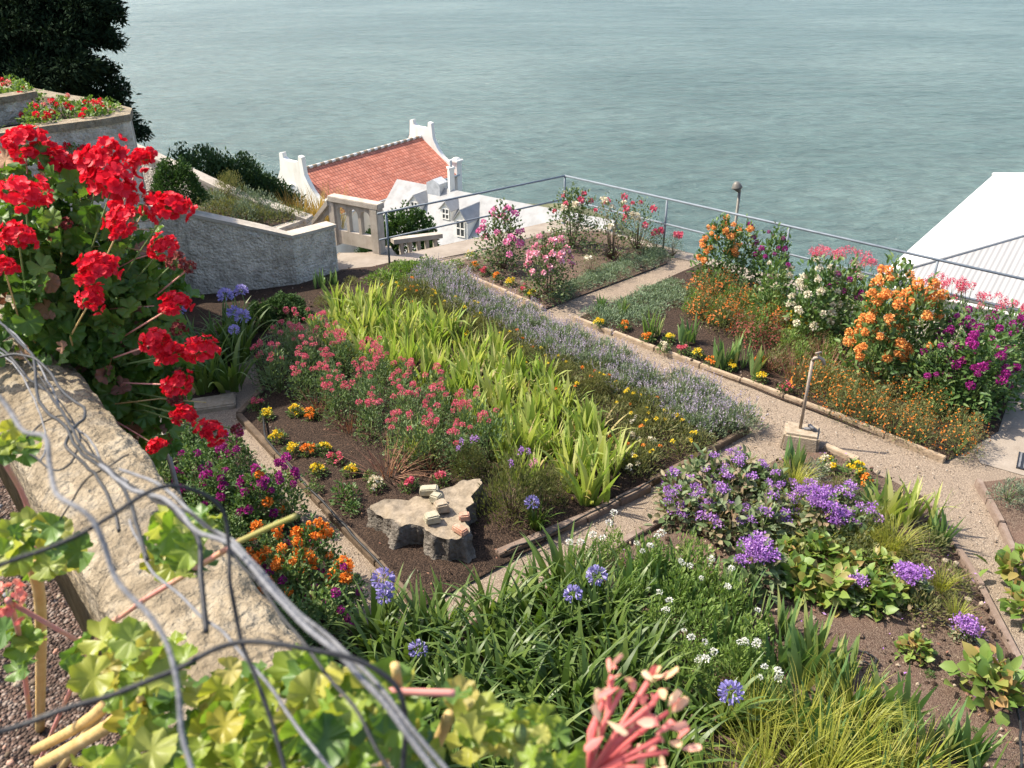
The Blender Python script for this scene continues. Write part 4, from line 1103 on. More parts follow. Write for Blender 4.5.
for px, py, s, lb in ((314, 492, .9, 'small leafy green seedling nearest the hose'), (346, 500, 1.5, 'broad leafy green plant left of the stump'), (353, 512, 1.0, 'small green leafy plant at the left tip of the stump'), (370, 480, .8, 'tiny green plant with orange bud behind the stump')):
    plant('leafy_plant', G(px, py, .05), 'marigold', lb, 'plant', None, s)
for px, py, s, lb in ((388, 474, 1.25, 'red brown dried clump of stems left of the stump'), (318, 412, .9, 'dried brown stems under the valerian near the marigolds'), (350, 432, .85, 'dried brown clump right of the orange marigolds'), (430, 470, .8, 'small straw coloured clump above the stump')):
    plant('dry_clump', G(px, py, .05), 'dry', lb, 'dried plant', None, s)
plant('daylily', G(418, 458, .05), 'daylily', 'pale yellow green drooping strap leaves among the valerian', 'daylily', None, 1.0)
plant('rosemary', G(512, 515, .05), 'rosemary', 'bushy olive green upright shrub to the right of the stump', 'shrub', None, 1.2, (('purple_spike', 3, dict(top=.6, lift=.1)), ))
plant('rosemary', G(545, 505, .05), 'rosemary', 'smaller olive shrub with a pink spike beside the iris tips', 'shrub', None, .85, (('pink_spike', 2, dict(top=.6, lift=.1)), ))
plant('rosemary', G(470, 478, .05), 'rosemary', 'olive green shrub with violet spikes behind the stump', 'shrub', None, .75, (('purple_spike', 4, dict(top=.6, lift=.12)), ))
plant('agapanthus', G(536, 528, .05), 'agapanthus', 'small agapanthus with one lilac head right of the stump', 'agapanthus', None, .55, (('aga', 1, dict(top=.9, lift=.1, s=.7)),))
# far end of bed A
plant('ball_shrub', G(285, 318, .05), 'ball', 'low dark green mound against the grey wall', 'shrub', None, .75, asp=(1.2, 1, .7))
plant('ball_shrub', G(262, 326, .05), 'ball', 'small dark mound between left agapanthus and pink valerian', 'shrub', None, .55)
plant('iris_clump', G(322, 290, .05), 'blue_iris', 'single thin iris at the foot of the grey wall', 'iris', None, .8)
plant('iris_clump', G(335, 288, .05), 'blue_iris', 'short iris at the corner of the grey wall by the steps', 'iris', None, .7)
for px, py, s, lb in ((340, 296, 1.1, 'low green plant on bare soil by the wall corner'), (322, 306, .9, 'tiny leafy plant on bare soil near the iris tops'), (352, 285, .9, 'small green plant beside the concrete walk')):
    plant('leafy_plant', G(px, py, .05), 'weedy', lb, 'plant', None, s * .7)
# left agapanthus bed
for i, (px, py, s) in enumerate(((205, 390, 1.25), (232, 388, 1.3), (215, 365, 1.2), (240, 360, 1.15), (198, 360, 1.2), (225, 345, 1.1), (245, 340, 1.0))):
    plant('agapanthus', G(px, py, .05), 'agapanthus', 'dark green strap leaved agapanthus with blue heads below the grey wall', 'agapanthus', 'agapanthus patch below the grey wall', s,
          (('aga', (0, 1, 0, 2, 1, 1, 1)[i], dict(top=.85, lift=.35, s=1.0)),))
# ---- bed B roses
plant('rose_bush', G(502, 270, .06), 'rose', 'rose bush with bright pink blooms nearest the left railing', 'rose bush', None, 1.3, (('rose_pink', 26, dict(top=.35)),))
plant('rose_bush', G(549, 297, .06), 'rose', 'rose bush crowded with pale pink blooms in front of the others', 'rose bush', None, 1.2, (('pale_rose', 36, dict(top=.5)),))
plant('rose_bush', G(572, 248, .06), 'rose', 'dark leaved rose bush with few red and cream blooms', 'rose bush', None, 1.3, (('red_rose', 6, dict(top=.5)), ('cream_rose', 5, dict(top=.3))))
plant('rose_bush', G(612, 258, .06), 'thin_rose', 'bare twiggy rose bush with cream blooms by the concrete', 'rose bush', None, 1.3, (('cream_rose', 9, dict(top=.4)), ('red_rose', 5, dict(top=.8))))
plant('rose_bush', G(637, 250, .06), 'thin_rose', 'thin rose with dark red hips beside the railing post', 'rose bush', None, 1.1, (('red_rose', 7, dict(top=.6)),))
plant('rose_bush', G(590, 275, .06), 'thin_rose', 'stunted brown twiggy rose at the middle of the rose bed', 'rose bush', None, .5, (('cream_rose', 1, dict(top=.6)),))
drift('mat_plant', G2([(545, 302), (556, 294), (655, 254), (660, 262), (558, 303)]), .2, 'mat', 'low grey green cushion edging the rose bed', 'cushion plant', 'cushion edging of the rose bed', 12, (.7, 1.0))
drift('mat_plant', G2([(596, 320), (616, 310), (668, 290), (695, 294), (655, 318), (618, 330)]), .25, 'mat', 'low grey green cushion at the corner of the dahlia bed', 'cushion plant', 'cushions at the dahlia bed corner', 13, (.8, 1.2))
for px, py, k, lb in ((474, 270, 'm_orange', 'orange marigold at the head of the rose bed'), (497, 281, 'm_orange', 'orange marigold second along the rose bed kerb'), (511, 286, 'm_yellow', 'yellow and green marigold under the pale pink rose'),
                      (524, 293, 'm_red', 'red marigold near the kerb corner of the rose bed'), (531, 298, 'm_yellow', 'yellow marigold last before the rose bed cushions'), (485, 275, 'm_red', 'small leafy marigold with one red flower by the rose bed kerb')):
    plant('marigold', G(px, py, .06), 'marigold', lb, 'marigold', 'marigolds along the rose bed', 1.0, ((k, 6, dict(top=.6, outer=.4)),))
plant('alyssum', G(455, 266, .06), 'ground', 'white flowered low alyssum at the tip of the rose bed', 'alyssum', None, .7, stuff=('white_dots',))
plant('alyssum', G(472, 258, .06), 'ground', 'white and yellow low plant against the concrete by pink roses', 'alyssum', None, .6, stuff=('white_dots', 'yel_dots'))
# ---- bed C
for px, py, s, lb in ((653, 338, 1.0, 'grey green iris fan leftmost of the dahlia bed row'), (620, 316, .7, 'short iris fan on the grey cushions'), (686, 344, .95, 'spreading yellow green iris in the dahlia bed row'),
                      (719, 366, 1.0, 'blue green iris fan beside the orange marigold'), (735, 366, 1.05, 'tall blue green iris fan in the middle of the dark mulch'), (751, 374, .95, 'iris fan next to the dry brown plants'), (600, 312, .6, 'tiny iris at the dahlia bed corner')):
    plant('iris_clump', G(px, py, .06), 'blue_iris', lb, 'iris', None, s)
for px, py, k, lb in ((599, 327, 'm_yellow', 'yellow marigold nearest the narrow side path'), (624, 330, 'm_orange', 'orange marigold behind the first yellow one on dark mulch'), (647, 342, 'm_orange', 'deep orange marigold below the leftmost iris fan'),
                      (669, 343, 'm_yellow', 'green marigold with few yellow flowers between two irises'), (697, 358, 'm_yellow', 'small yellow marigold alone on the dark mulch'), (711, 365, 'm_orange', 'low orange marigold by the blue green iris'),
                      (731, 370, 'm_yellow', 'yellow marigold between the middle iris fans'), (759, 382, 'm_yellow', 'bright yellow marigold closest to the pale kerb'), (760, 366, 'm_orange', 'large orange marigold beside the dry brown plants'),
                      (784, 392, 'm_red', 'red orange flower beside the tagetes mass'), (684, 354, 'm_red', 'single red seedling on the dark mulch'), (663, 352, 'm_pale', 'pale leafy seedling near the kerb of the dahlia bed')):
    plant('marigold', G(px, py, .06), 'marigold', lb, 'marigold', 'marigolds on the dark mulch', 1.0, ((k, 7, dict(top=.6, outer=.4)),))
drift('helenium', G2([(680, 320), (700, 300), (760, 312), (790, 335), (760, 345), (720, 335)]), .36, 'helenium', 'rust orange flowered helenium massed behind the iris fans', 'helenium', 'heleniums behind the iris fans', 14, (.85, 1.05), stuff=('hel_dots',))
drift('sedum', G2([(738, 345), (760, 335), (785, 350), (770, 362)]), .32, 'helenium', 'dull dark red flowered plant beside the heleniums', 'sedum', 'dark red plants beside the heleniums', 15, (.75, .9), stuff=('darkred_dots',))
plant('helenium', G(792, 340, .06), 'helenium', 'yellow flowered plant among the dark red ones', 'helenium', None, .85, (('m_yellow', 14, dict(top=.6)),))
drift('dry_clump', G2([(765, 372), (800, 352), (835, 372), (800, 392)]), .3, 'dry', 'withered brown plant before the orange dahlias', 'dried plant', 'withered plants before the dahlias', 16, (.9, 1.3))
drift('leafy_plant', G2([(770, 372), (800, 350), (840, 368), (800, 388)]), .36, 'weedy', 'olive leafy plant among withered stems by the dahlias', 'plant', 'leafy plants among withered stems', 17, (.9, 1.3))
drift('tagetes', G2([(800, 402), (818, 380), (870, 396), (930, 420), (972, 445), (955, 458), (900, 442), (850, 422)]), .3, 'tagetes', 'feathery tagetes mound dotted with orange flowers beside the path', 'tagetes', 'tagetes along the path', 18, (.95, 1.2), stuff=('tag_dots',))
DA = [(714, 296, 1.0, (('dahlia_orange', 24, dict(top=.45)),), 'apricot dahlia left of the lamp post at the railing'),
      (738, 290, .85, (('dahlia_orange', 10, dict(top=.5)), ('dahlia_magenta', 6, dict(top=.6))), 'dahlia mixing orange and magenta heads below the lamp post'),
      (768, 300, .9, (('dahlia_magenta', 12, dict(top=.5)),), 'magenta dahlia right of the lamp post'),
      (770, 330, .85, (('dahlia_cream', 6, dict(top=.4)), ('dahlia_magenta', 4, dict(top=.5))), 'pale leaved dahlia with cream and magenta heads'),
      (808, 350, 1.05, (('dahlia_cream', 34, dict(top=.3)),), 'tall dahlia covered in cream white heads'),
      (833, 345, 1.0, (('dahlia_magenta', 14, dict(top=.6)), ('dahlia_cream', 4, dict(top=.5))), 'dahlia with small magenta heads behind the cream one'),
      (866, 392, 1.15, (('dahlia_orange', 46, dict(top=.3, outer=.6, lift=.1, s=1.25)),), 'big orange dahlia in full bloom in the middle of the bed'),
      (905, 385, 1.1, (('dahlia_orange', 26, dict(top=.45, outer=.6, lift=.12, s=1.25)),), 'orange dahlia behind the full bloom one'),
      (880, 362, 1.15, (('dahlia_orange', 14, dict(top=.6)),), 'tall orange dahlia nearest the right railing'),
      (930, 412, 1.0, (('dahlia_orange', 2, dict(top=.4)), ('dahlia_magenta', 7, dict(top=.4))), 'leafy dahlia with few magenta heads between orange and purple'),
      (965, 420, 1.1, (('dahlia_magenta', 24, dict(top=.35, outer=.7, lift=.1, s=1.3)),), 'bushy magenta dahlia at the right end of the bed'),
      (985, 408, 1.05, (('dahlia_magenta', 18, dict(top=.4, s=1.15)),), 'magenta dahlia overhanging the concrete walk'),
      (945, 390, 1.1, (('dahlia_magenta', 26, dict(top=.6)),), 'tall magenta dahlia close to the railing'),
      (990, 385, 1.05, (('dahlia_magenta', 12, dict(top=.6)),), 'far magenta dahlia against the white roof')]
for px, py, s, fl, lb in DA:
    plant('dahlia', G(px, py - 6, .06), 'dahlia', lb, 'dahlia', 'dahlias of the right bed', s * 1.2, fl, asp=(1, 1, 1.16 if px < 910 else .88))
drift('leafy_plant', G2([(700, 300), (740, 300), (800, 325), (900, 372), (860, 372), (780, 335)]), .42, 'valerian', 'green leafy filler between the dahlias', 'plant', 'leafy fillers between dahlias', 19, (.7, 1.0))
drift('pale_filler', G2([(690, 318), (720, 300), (800, 335), (850, 372), (820, 385), (760, 350)]), .36, 'white_valerian', 'pale green leafy stems between the heleniums and the dahlias', 'plant', 'pale leafy stems in the dahlia bed', 44, (.7, 1.0))
for i, (px, py) in enumerate(((812, 318), (836, 322), (858, 332), (925, 352), (948, 358), (975, 366), (1000, 378), (1020, 384))):
    plant('pink_valerian', G(px, py - 4, .03), 'valerian', 'tall thin valerian with dusty pink plumes along the railing foot', 'valerian', 'pink valerians along the railing', 1.5, (('val_pink', 9, dict(top=.85, outer=.4, lift=.3)),))
for px, py, k in ((655, 252, 'red_rose'), (672, 256, 'red_rose')):
    plant('climbing_rose', G(px, py, .03), 'thin_rose', 'wispy rose with small red blooms at the railing post' if px == 655 else 'wispy red rose right of the railing post over concrete', 'rose bush', None, .5, ((k, 4, dict(top=.7)),))
# ---- bed D
ST = [(756, 585, 1.05, 12, 'statice with one dense violet dome in front'), (815, 530, .95, 10, 'violet statice right of the dry grasses'), (838, 540, .7, 5, 'small violet statice below the blade irises'),
      (905, 598, .7, 9, 'light purple statice near the brick edging'), (850, 605, .6, 3, 'small statice with a single faded head among broad leaves'), (962, 640, .35, 5, 'flat pinkish statice by the drip hose')]
for px, py, s, n, lb in ST:
    plant('statice', G(px, py, .06), 'statice', lb, 'statice', 'statice plants of the front bed', s, (('statice', n, dict(top=.75, outer=.3, lift=.06)),))
drift('statice', G2([(662, 505), (715, 482), (778, 492), (772, 535), (735, 560), (690, 545)]), .36, 'statice', 'lilac purple statice in the loose mound beside the gravel', 'statice', 'statice mound beside the gravel', 41, (.8, 1.05), flowers=lambda p: (('statice_small', random.randint(6, 11), dict(top=.35, outer=.7, lift=.07)),))
drift('statice', G2([(790, 505), (850, 515), (860, 545), (805, 540)]), .36, 'statice', 'violet statice thinly spread among the dry grasses', 'statice', 'statice among the dry grasses', 42, (.6, .8), flowers=lambda p: (('statice_small', random.randint(4, 8), dict(top=.5, outer=.6, lift=.1)),))
BG = [(800, 590, 1.0, 'broad leaved green plant tinged red in front of the statice'), (835, 600, 1.05, 'broad leaved plant in the middle of the red tinged group'), (868, 605, 1.0, 'bright green broad leaved plant at the right of the group'),
      (815, 560, .95, 'broad leaved plant behind the red tinged group'), (790, 560, .8, 'small broad leaved plant beside the violet dome'), (895, 600, .8, 'broad leaved plant under the light purple statice'),
      (915, 655, .6, 'small broad leaved plant with one red leaf on bare soil'), (985, 692, 1.15, 'large yellow green rosette on bare soil by the hose'), (845, 575, .8, 'red leaved plant among the broad green ones'), (880, 575, .8, 'small green plant below the yellow sedge')]
for px, py, s, lb in BG:
    plant('bergenia', G(px, py, .06), 'bergenia', lb, 'broad leaved plant', None, s)
for px, py, s, lb in ((890, 555, .8, 'large yellow arching sedge in the front bed'), (860, 545, .6, 'smaller yellow sedge left of the large one'), (940, 592, .5, 'straw sedge beside the brick edging'), (955, 622, .45, 'lowest straw sedge by the brick edging'), (765, 490, .6, 'straw grass between statice and standpipe'), (800, 500, .5, 'thin dry grass above the violet statice')):
    plant('sedge', G(px, py, .06), 'sedge', lb, 'sedge', None, s)
for px, py, s, lb in ((788, 475, 1.1, 'iris fan standing before the standpipe block'), (876, 512, 1.15, 'green iris fan first of the row by the right path'), (895, 522, 1.2, 'pale green iris fan second of the row by the right path'), (918, 522, 1.1, 'iris fan third of the row by the right path'), (937, 540, 1.0, 'leaning iris fan last of the row by the brick edging')):
    plant('iris_clump', G(px, py, .06), 'iris' if px in (895, 918) else 'blue_iris', lb, 'iris', None, s * .85)
plant('marigold', G(852, 478, .06), 'marigold', 'cluster of yellow marigolds behind the standpipe block', 'marigold', 'marigolds behind the standpipe', 1.5, (('m_yellow', 12, dict(top=.6, outer=.3)),))
plant('marigold', G(828, 470, .06), 'marigold', 'yellow and white marigold touching the pale kerb', 'marigold', 'marigolds behind the standpipe', 1.2, (('m_yellow', 5, dict(top=.6, outer=.3)), ('m_pale', 4, dict(top=.6))))
plant('marigold', G(864, 488, .06), 'marigold', 'orange marigold below the yellow cluster by the irises', 'marigold', 'marigolds behind the standpipe', 1.2, (('m_orange', 6, dict(top=.6, outer=.3)),))
plant('alyssum', G(812, 478, .06), 'grey', 'white flowered grey plant right of the standpipe block', 'alyssum', None, .7, stuff=('white_dots',))
plant('alyssum', G(846, 496, .06), 'grey', 'small white flowered plant under the yellow marigolds', 'alyssum', None, .55, stuff=('white_dots',))
drift('low_weed', G2([(770, 478), (860, 500), (930, 545), (960, 620), (880, 620), (770, 560), (740, 520)]), .3, 'weedy', 'low olive weed filling between statice and grasses', 'weed', 'low weeds of the front bed', 31, (.6, 1.1))
drift('straw_grass', G2([(760, 485), (850, 505), (900, 560), (860, 575), (780, 530)]), .42, 'sedge', 'thin straw coloured grass between the violet statice', 'grass clump', 'straw grasses between the statice', 32, (.5, .75))
drift('soil_weed', G2([(690, 560), (760, 620), (860, 650), (960, 660), (1000, 740), (900, 740), (780, 680), (720, 620)]), .55, 'marigold', 'tiny seedling on the bare brown soil', 'seedling', 'seedlings on the bare soil', 33, (.25, .5))
# front masses
drift('agapanthus', G2([(368, 655), (430, 640), (515, 615), (590, 595), (640, 640), (690, 720), (700, 860), (560, 870), (430, 800), (375, 700)]), .27, 'agapanthus',
      'glossy strap leaved agapanthus in the dense mass below the stump', 'agapanthus', 'agapanthus mass below the stump', 20, (.85, 1.15))
for px, py, n, s, lb in ((384, 640, 3, .9, 'agapanthus with three lilac heads left of the stump'), (562, 640, 1, .85, 'agapanthus with a lilac head at the top of the mass'), (598, 632, 1, .9, 'agapanthus with a pale lilac head beside the white valerian'),
                   (415, 690, 1, .7, 'agapanthus with one faded head deep in the mass'), (715, 730, 1, 1.0, 'agapanthus with a large lilac head near the sedge')):
    root = plant('agapanthus', G(px, py, .05), 'agapanthus', lb, 'agapanthus', 'flowering agapanthus in the front mass', s, (('aga', n, dict(top=.8, outer=.8, lift=.3 if px != 415 else .1, s=s)),))
drift('white_valerian', G2([(600, 610), (640, 585), (690, 590), (740, 640), (765, 700), (730, 730), (670, 700), (630, 660)]), .3, 'white_valerian', 'light green valerian with small white clusters beside the agapanthus', 'valerian', 'white valerians of the front bed', 21, (.9, 1.1),
      flowers=lambda p: (('val_white', random.randint(0, 3), dict(s=.8, top=.75, outer=.5, lift=.12)),))
for px, py in ((596, 575), (612, 565), (574, 585), (655, 580)):
    plant('white_valerian', G(px, py, .05), 'white_valerian', 'outlying valerian with white clusters leaning over the gravel path', 'valerian', 'outlying white valerians by the path', .75, (('val_white', 2, dict(top=.85, outer=.4, lift=.2)),))
drift('iris_clump', G2([(625, 600), (668, 575), (735, 610), (800, 660), (880, 712), (955, 765), (1000, 830), (900, 830), (800, 760), (700, 650)]), .27, 'blue_iris', 'blue green iris along the soil side of the front planting', 'iris', 'irises along the bare soil', 22, (.9, 1.25))
for px, py, s, lb in ((760, 800, 1.15, 'yellow green sedge at the bottom beside the agapanthus'), (815, 800, 1.25, 'biggest arching yellow sedge at the bottom of the bed'), (870, 810, 1.1, 'yellow sedge at the bottom beside the blue irises'), (800, 745, 1.0, 'upright yellow sedge behind the bottom ones'), (850, 760, 1.0, 'yellow sedge next to the bare soil'), (750, 740, .9, 'thin yellow sedge by the large lilac head'), (720, 830, 1.1, 'yellow sedge hidden low among agapanthus leaves')):
    plant('sedge', G(px, py, .05), 'sedge', lb, 'sedge', None, s)
for px, py, s, lb in ((850, 725, .95, 'yellow green sedge edging the bare soil'), (905, 790, 1.0, 'yellow green sedge rightmost at the bottom of the bed')):
    plant('sedge', G(px, py, .05), 'sedge', lb, 'sedge', None, s)
for px, py in ((700, 700), (740, 690), (760, 715)):
    plant('white_valerian', G(px, py, .05), 'white_valerian', 'white flowered plant before the bare soil at the sedge tops', 'valerian', 'white flowers at the sedge tops', .85, (('val_white', 5, dict(s=.85, top=.8, outer=.4, lift=.1)),))
# ---- bed E
for px, py, f, s, lb in ((1008, 502, 'grey', .8, 'silver grey cushion by the broken brick edging'), (1030, 500, 'grey', .8, 'silver grey cushion beside the dark shadow patch'), (1020, 580, 'bergenia', 1.1, 'yellow leaved plant at the right edge of the path'), (1025, 615, 'bergenia', .9, 'red leaved plant at the right edge of the path')):
    plant('edge_plant', G(px, py, .06), f, lb, 'plant', None, s)
# ---- bed F, under the foreground wall
LF = [(288, 520, .7, (('dahlia_magenta', 12, dict(top=.5, lift=.15)),), 'tall stemmed magenta dahlia leaning across the left gravel path'), (345, 610, .6, (('dahlia_deep', 9, dict(top=.5)), ('dahlia_magenta', 3, dict(top=.5))), 'small orange dahlia nearest the three lilac heads'), (240, 478, .65, (('dahlia_magenta', 14, dict(top=.5, lift=.12)),), 'magenta dahlia with bare tall stems at the shaded path bend'),
      (225, 520, .75, (('dahlia_magenta', 16, dict(top=.4)),), 'magenta dahlia under the wall beside the shaded path'), (262, 530, .8, (('dahlia_magenta', 14, dict(top=.4)), ('dahlia_deep', 6, dict(top=.4))), 'dahlia mixing magenta and a few orange heads under the wall'),
      (200, 500, .75, (('dahlia_magenta', 8, dict(top=.4)),), 'dark leaved magenta dahlia nearest the scarlet pelargonium'), (300, 615, .85, (('dahlia_deep', 18, dict(top=.45)), ('dahlia_magenta', 4, dict(top=.4))), 'bright orange dahlia beside the gravel under the wall'),
      (318, 580, .75, (('dahlia_deep', 15, dict(top=.4)), ('dahlia_magenta', 5, dict(top=.3))), 'orange dahlia leaning over the left gravel path'), (275, 590, .8, (('dahlia_deep', 9, dict(top=.5)), ('dahlia_magenta', 4, dict(top=.5))), 'orange and magenta dahlia half hidden by the coping'),
      (330, 650, .8, (('dahlia_magenta', 6, dict(top=.4)),), 'low dark leaved dahlia at the end of the gravel path'), (250, 620, .8, (('dahlia_deep', 4, dict(top=.5)),), 'dark leafy dahlia close under the coping'), (295, 665, .8, (), 'flowerless dark dahlia below the coping')]
for px, py, s, fl, lb in LF:
    plant('dahlia', G(px, py, .05), 'dahlia', lb, 'dahlia', 'dahlias under the foreground wall', s, fl)
drift('leafy_plant', [(-4.4, 9.4), (-3.9, 9.2), (-2.6, 7.4), (-3.2, 6.6), (-4.6, 8.2)], .4, 'dahlia', 'dark leafy plant in the shade at the foot of the wall', 'plant', 'shaded plants at the wall foot', 23, (.45, .65))

# ---- terraces on the left
plant('ball_shrub', GY(180, 205, 14.9), 'ball', 'clipped round green shrub beside the scarlet flowers', 'shrub', None, 1.0)
for i, (px, py, Y, s, lb) in enumerate(((205, 205, 20, 1.25, 'dark shrub leftmost behind the planter'), (240, 205, 20.5, 1.15, 'dark shrub in the middle behind the planter'), (268, 215, 20.5, .95, 'dark shrub nearest the white gable'), (280, 222, 19, .45, 'small dark shrub at the end of the planter wall'))):
    p = GY(px, py, Y); plant('dark_shrub', (p.x, p.y, p.z - .25), 'shrub', lb, 'shrub', None, s)
for i, (px, py, Y) in enumerate(((215, 212, 15.8), (235, 214, 15.9), (255, 220, 15.8), (275, 222, 16), (265, 226, 15.7), (285, 226, 15.9), (245, 222, 15.6), (225, 216, 15.6), (210, 206, 16.1), (255, 214, 16.1), (298, 224, 16.1), (225, 205, 16.3), (245, 208, 16.3), (205, 210, 15.9), (290, 222, 16.2), (262, 212, 16.4))):
    p = GY(px, py, Y); plant('planter_plant', (p.x, p.y, p.z), ('grey', 'weedy', 'weedy')[i % 3], 'straggly grey green plant filling the narrow planter', 'plant', 'plants of the narrow planter', 1.15)
plant('twiggy_shrub', GY(232, 200, 16.5), 'rosemary', 'twiggy olive shrub growing over the planter wall gap', 'shrub', None, .9)
for px, py, Y, lb in ((295, 240, 18.5, 'orange dry grass beside the white gable'), (318, 238, 18.6, 'orange dry grass behind the balustrade foot'), (330, 235, 19, 'orange dry grass right behind the arches'), (306, 244, 18.2, 'green orange grass between the two dry ones')):
    p = GY(px, py, Y); plant('dry_grass', (p.x, p.y, p.z - .1), 'ograss', lb, 'grass clump', None, 1.35)
p = GY(400, 250, 21); plant('green_shrub', (p.x + .15, p.y, p.z - .3), 'ball', 'round green shrub behind the railing end below the white dormers', 'shrub', None, 1.75)
p = GY(380, 250, 21.5); plant('green_shrub', (p.x, p.y, p.z - .2), 'ball', 'green shrub half hidden by the balustrade', 'shrub', None, 1.1)
# small pelargoniums on the tall wall
sp = [(-5.5, 11.75), (-5.75, 12.15), (-5.45, 12.1), (-6.0, 11.3), (-6.25, 11.75), (-6.5, 10.85), (-6.7, 11.2), (-6.15, 12.3), (-7.0, 10.4), (-7.2, 10.9), (-6.6, 12.2), (-7.0, 12.1), (-7.3, 11.6), (-7.6, 11.1), (-7.0, 12.7), (-7.6, 12.2)]
for i, (x, y) in enumerate(sp):
    zz = 3.55 if i < 10 else 3.75
    plant('pelargonium', (x, y, zz), 'smallpel', 'small sprawling pelargonium with red heads on the tall grey wall', 'pelargonium', 'pelargoniums on the tall grey wall', .95, (('pel_small', random.randint(2, 5), dict(top=.5, s=.8)), ('pel_pink', random.randint(0, 2), dict(top=.4, s=.8))))
plant('pelargonium', (-5.62, 11.22, 3.2), 'smallpel', 'pelargonium trailing down the face of the tall grey wall', 'pelargonium', None, .8, (('pel_small', 6, dict(top=.3)),))

# ---- cypress at upper left
def cypress():
    base = P(-60, 150, 20); root = empty('cypress_tree', (base.x, base.y, 0), 'dark wind shaped cypress above the small pelargoniums', 'tree')
    o = Vector(root.location)
    tr = P(-40, -80, 20) - o
    tb = MB(); tb.tube([(0, 0, -1), tuple(tr * .33 + Vector((.1, 0, 0))), tuple(tr * .66), tuple(tr * 1.2)], .35, 'bark', 10, .1)
    link('trunk', tb.mesh('trunk'), root)
    pads = []
    edge = [(-40, 102), (-10, 106), (20, 103), (45, 100), (70, 92), (95, 108), (112, 94), (125, 100), (135, 120), (142, 140)]
    for py in range(-70, 92, 9):                 # tiers of flat boughs reaching to the right
        ex = 86 + 12 * math.sin(py * .21) + 8 * math.sin(py * .67) - (18 if 42 < py < 64 else 0)
        x = -60
        while x < ex - 8:
            pads.append((x + random.uniform(-8, 8), py + random.uniform(-5, 5), 18.2 + random.uniform(-.5, .6), random.uniform(.3, .5))); x += 24
        pads.append((ex - 6, py + random.uniform(-3, 3), 18.2, .2)); pads.append((ex + 4, py + 2, 18.2, .11)); pads.append((ex + 11, py + 4, 18.2, .06)); pads.append((ex + 17, py + 5, 18.2, .035))
    pads += [(108, 96, 18.5, .22), (118, 108, 18.5, .22), (126, 120, 18.5, .17), (136, 130, 18.5, .11), (142, 134, 18.5, .06), (100, 100, 18.6, .3), (80, 100, 18.8, .4), (50, 104, 18.8, .4), (115, 84, 18.3, .12), (122, 90, 18.3, .07)]
    mb = MB(); lm = MB()
    for px, py, t, r in pads:
        c = P(px, py, t) - o
        lm.tube([tuple(tr * random.uniform(.3, .9)), tuple((tr * .5 + c) / 2 + Vector((0, 0, .1))), tuple(c)], .07, 'bark', 5, .02)
        n = int(4200 * r * r + 160)
        d = rdir(n); rad = r * rng.uniform(.2, 1.0, (n, 1)) ** .5
        q = np.array(c) + d * rad * np.array([1.15, 1.05, .42]) + rng.normal(0, .05, (n, 3)) + np.sin(d * 9) * .06
        # sprays sweep outwards
        dd = nrm(d * .8 + rdir(n) * .6 + np.array([.35, 0, .1]))
        mb.tmpl(RHOMB, q, dd, nrm(rdir(n) + np.array([0, 0, 1])), rng.uniform(.06, .16, n), rng.uniform(.03, .06, n), 'cypress_leaf')
    link('limbs', lm.mesh('limbs'), root); link('crown', mb.mesh('crown'), root)
cypress()

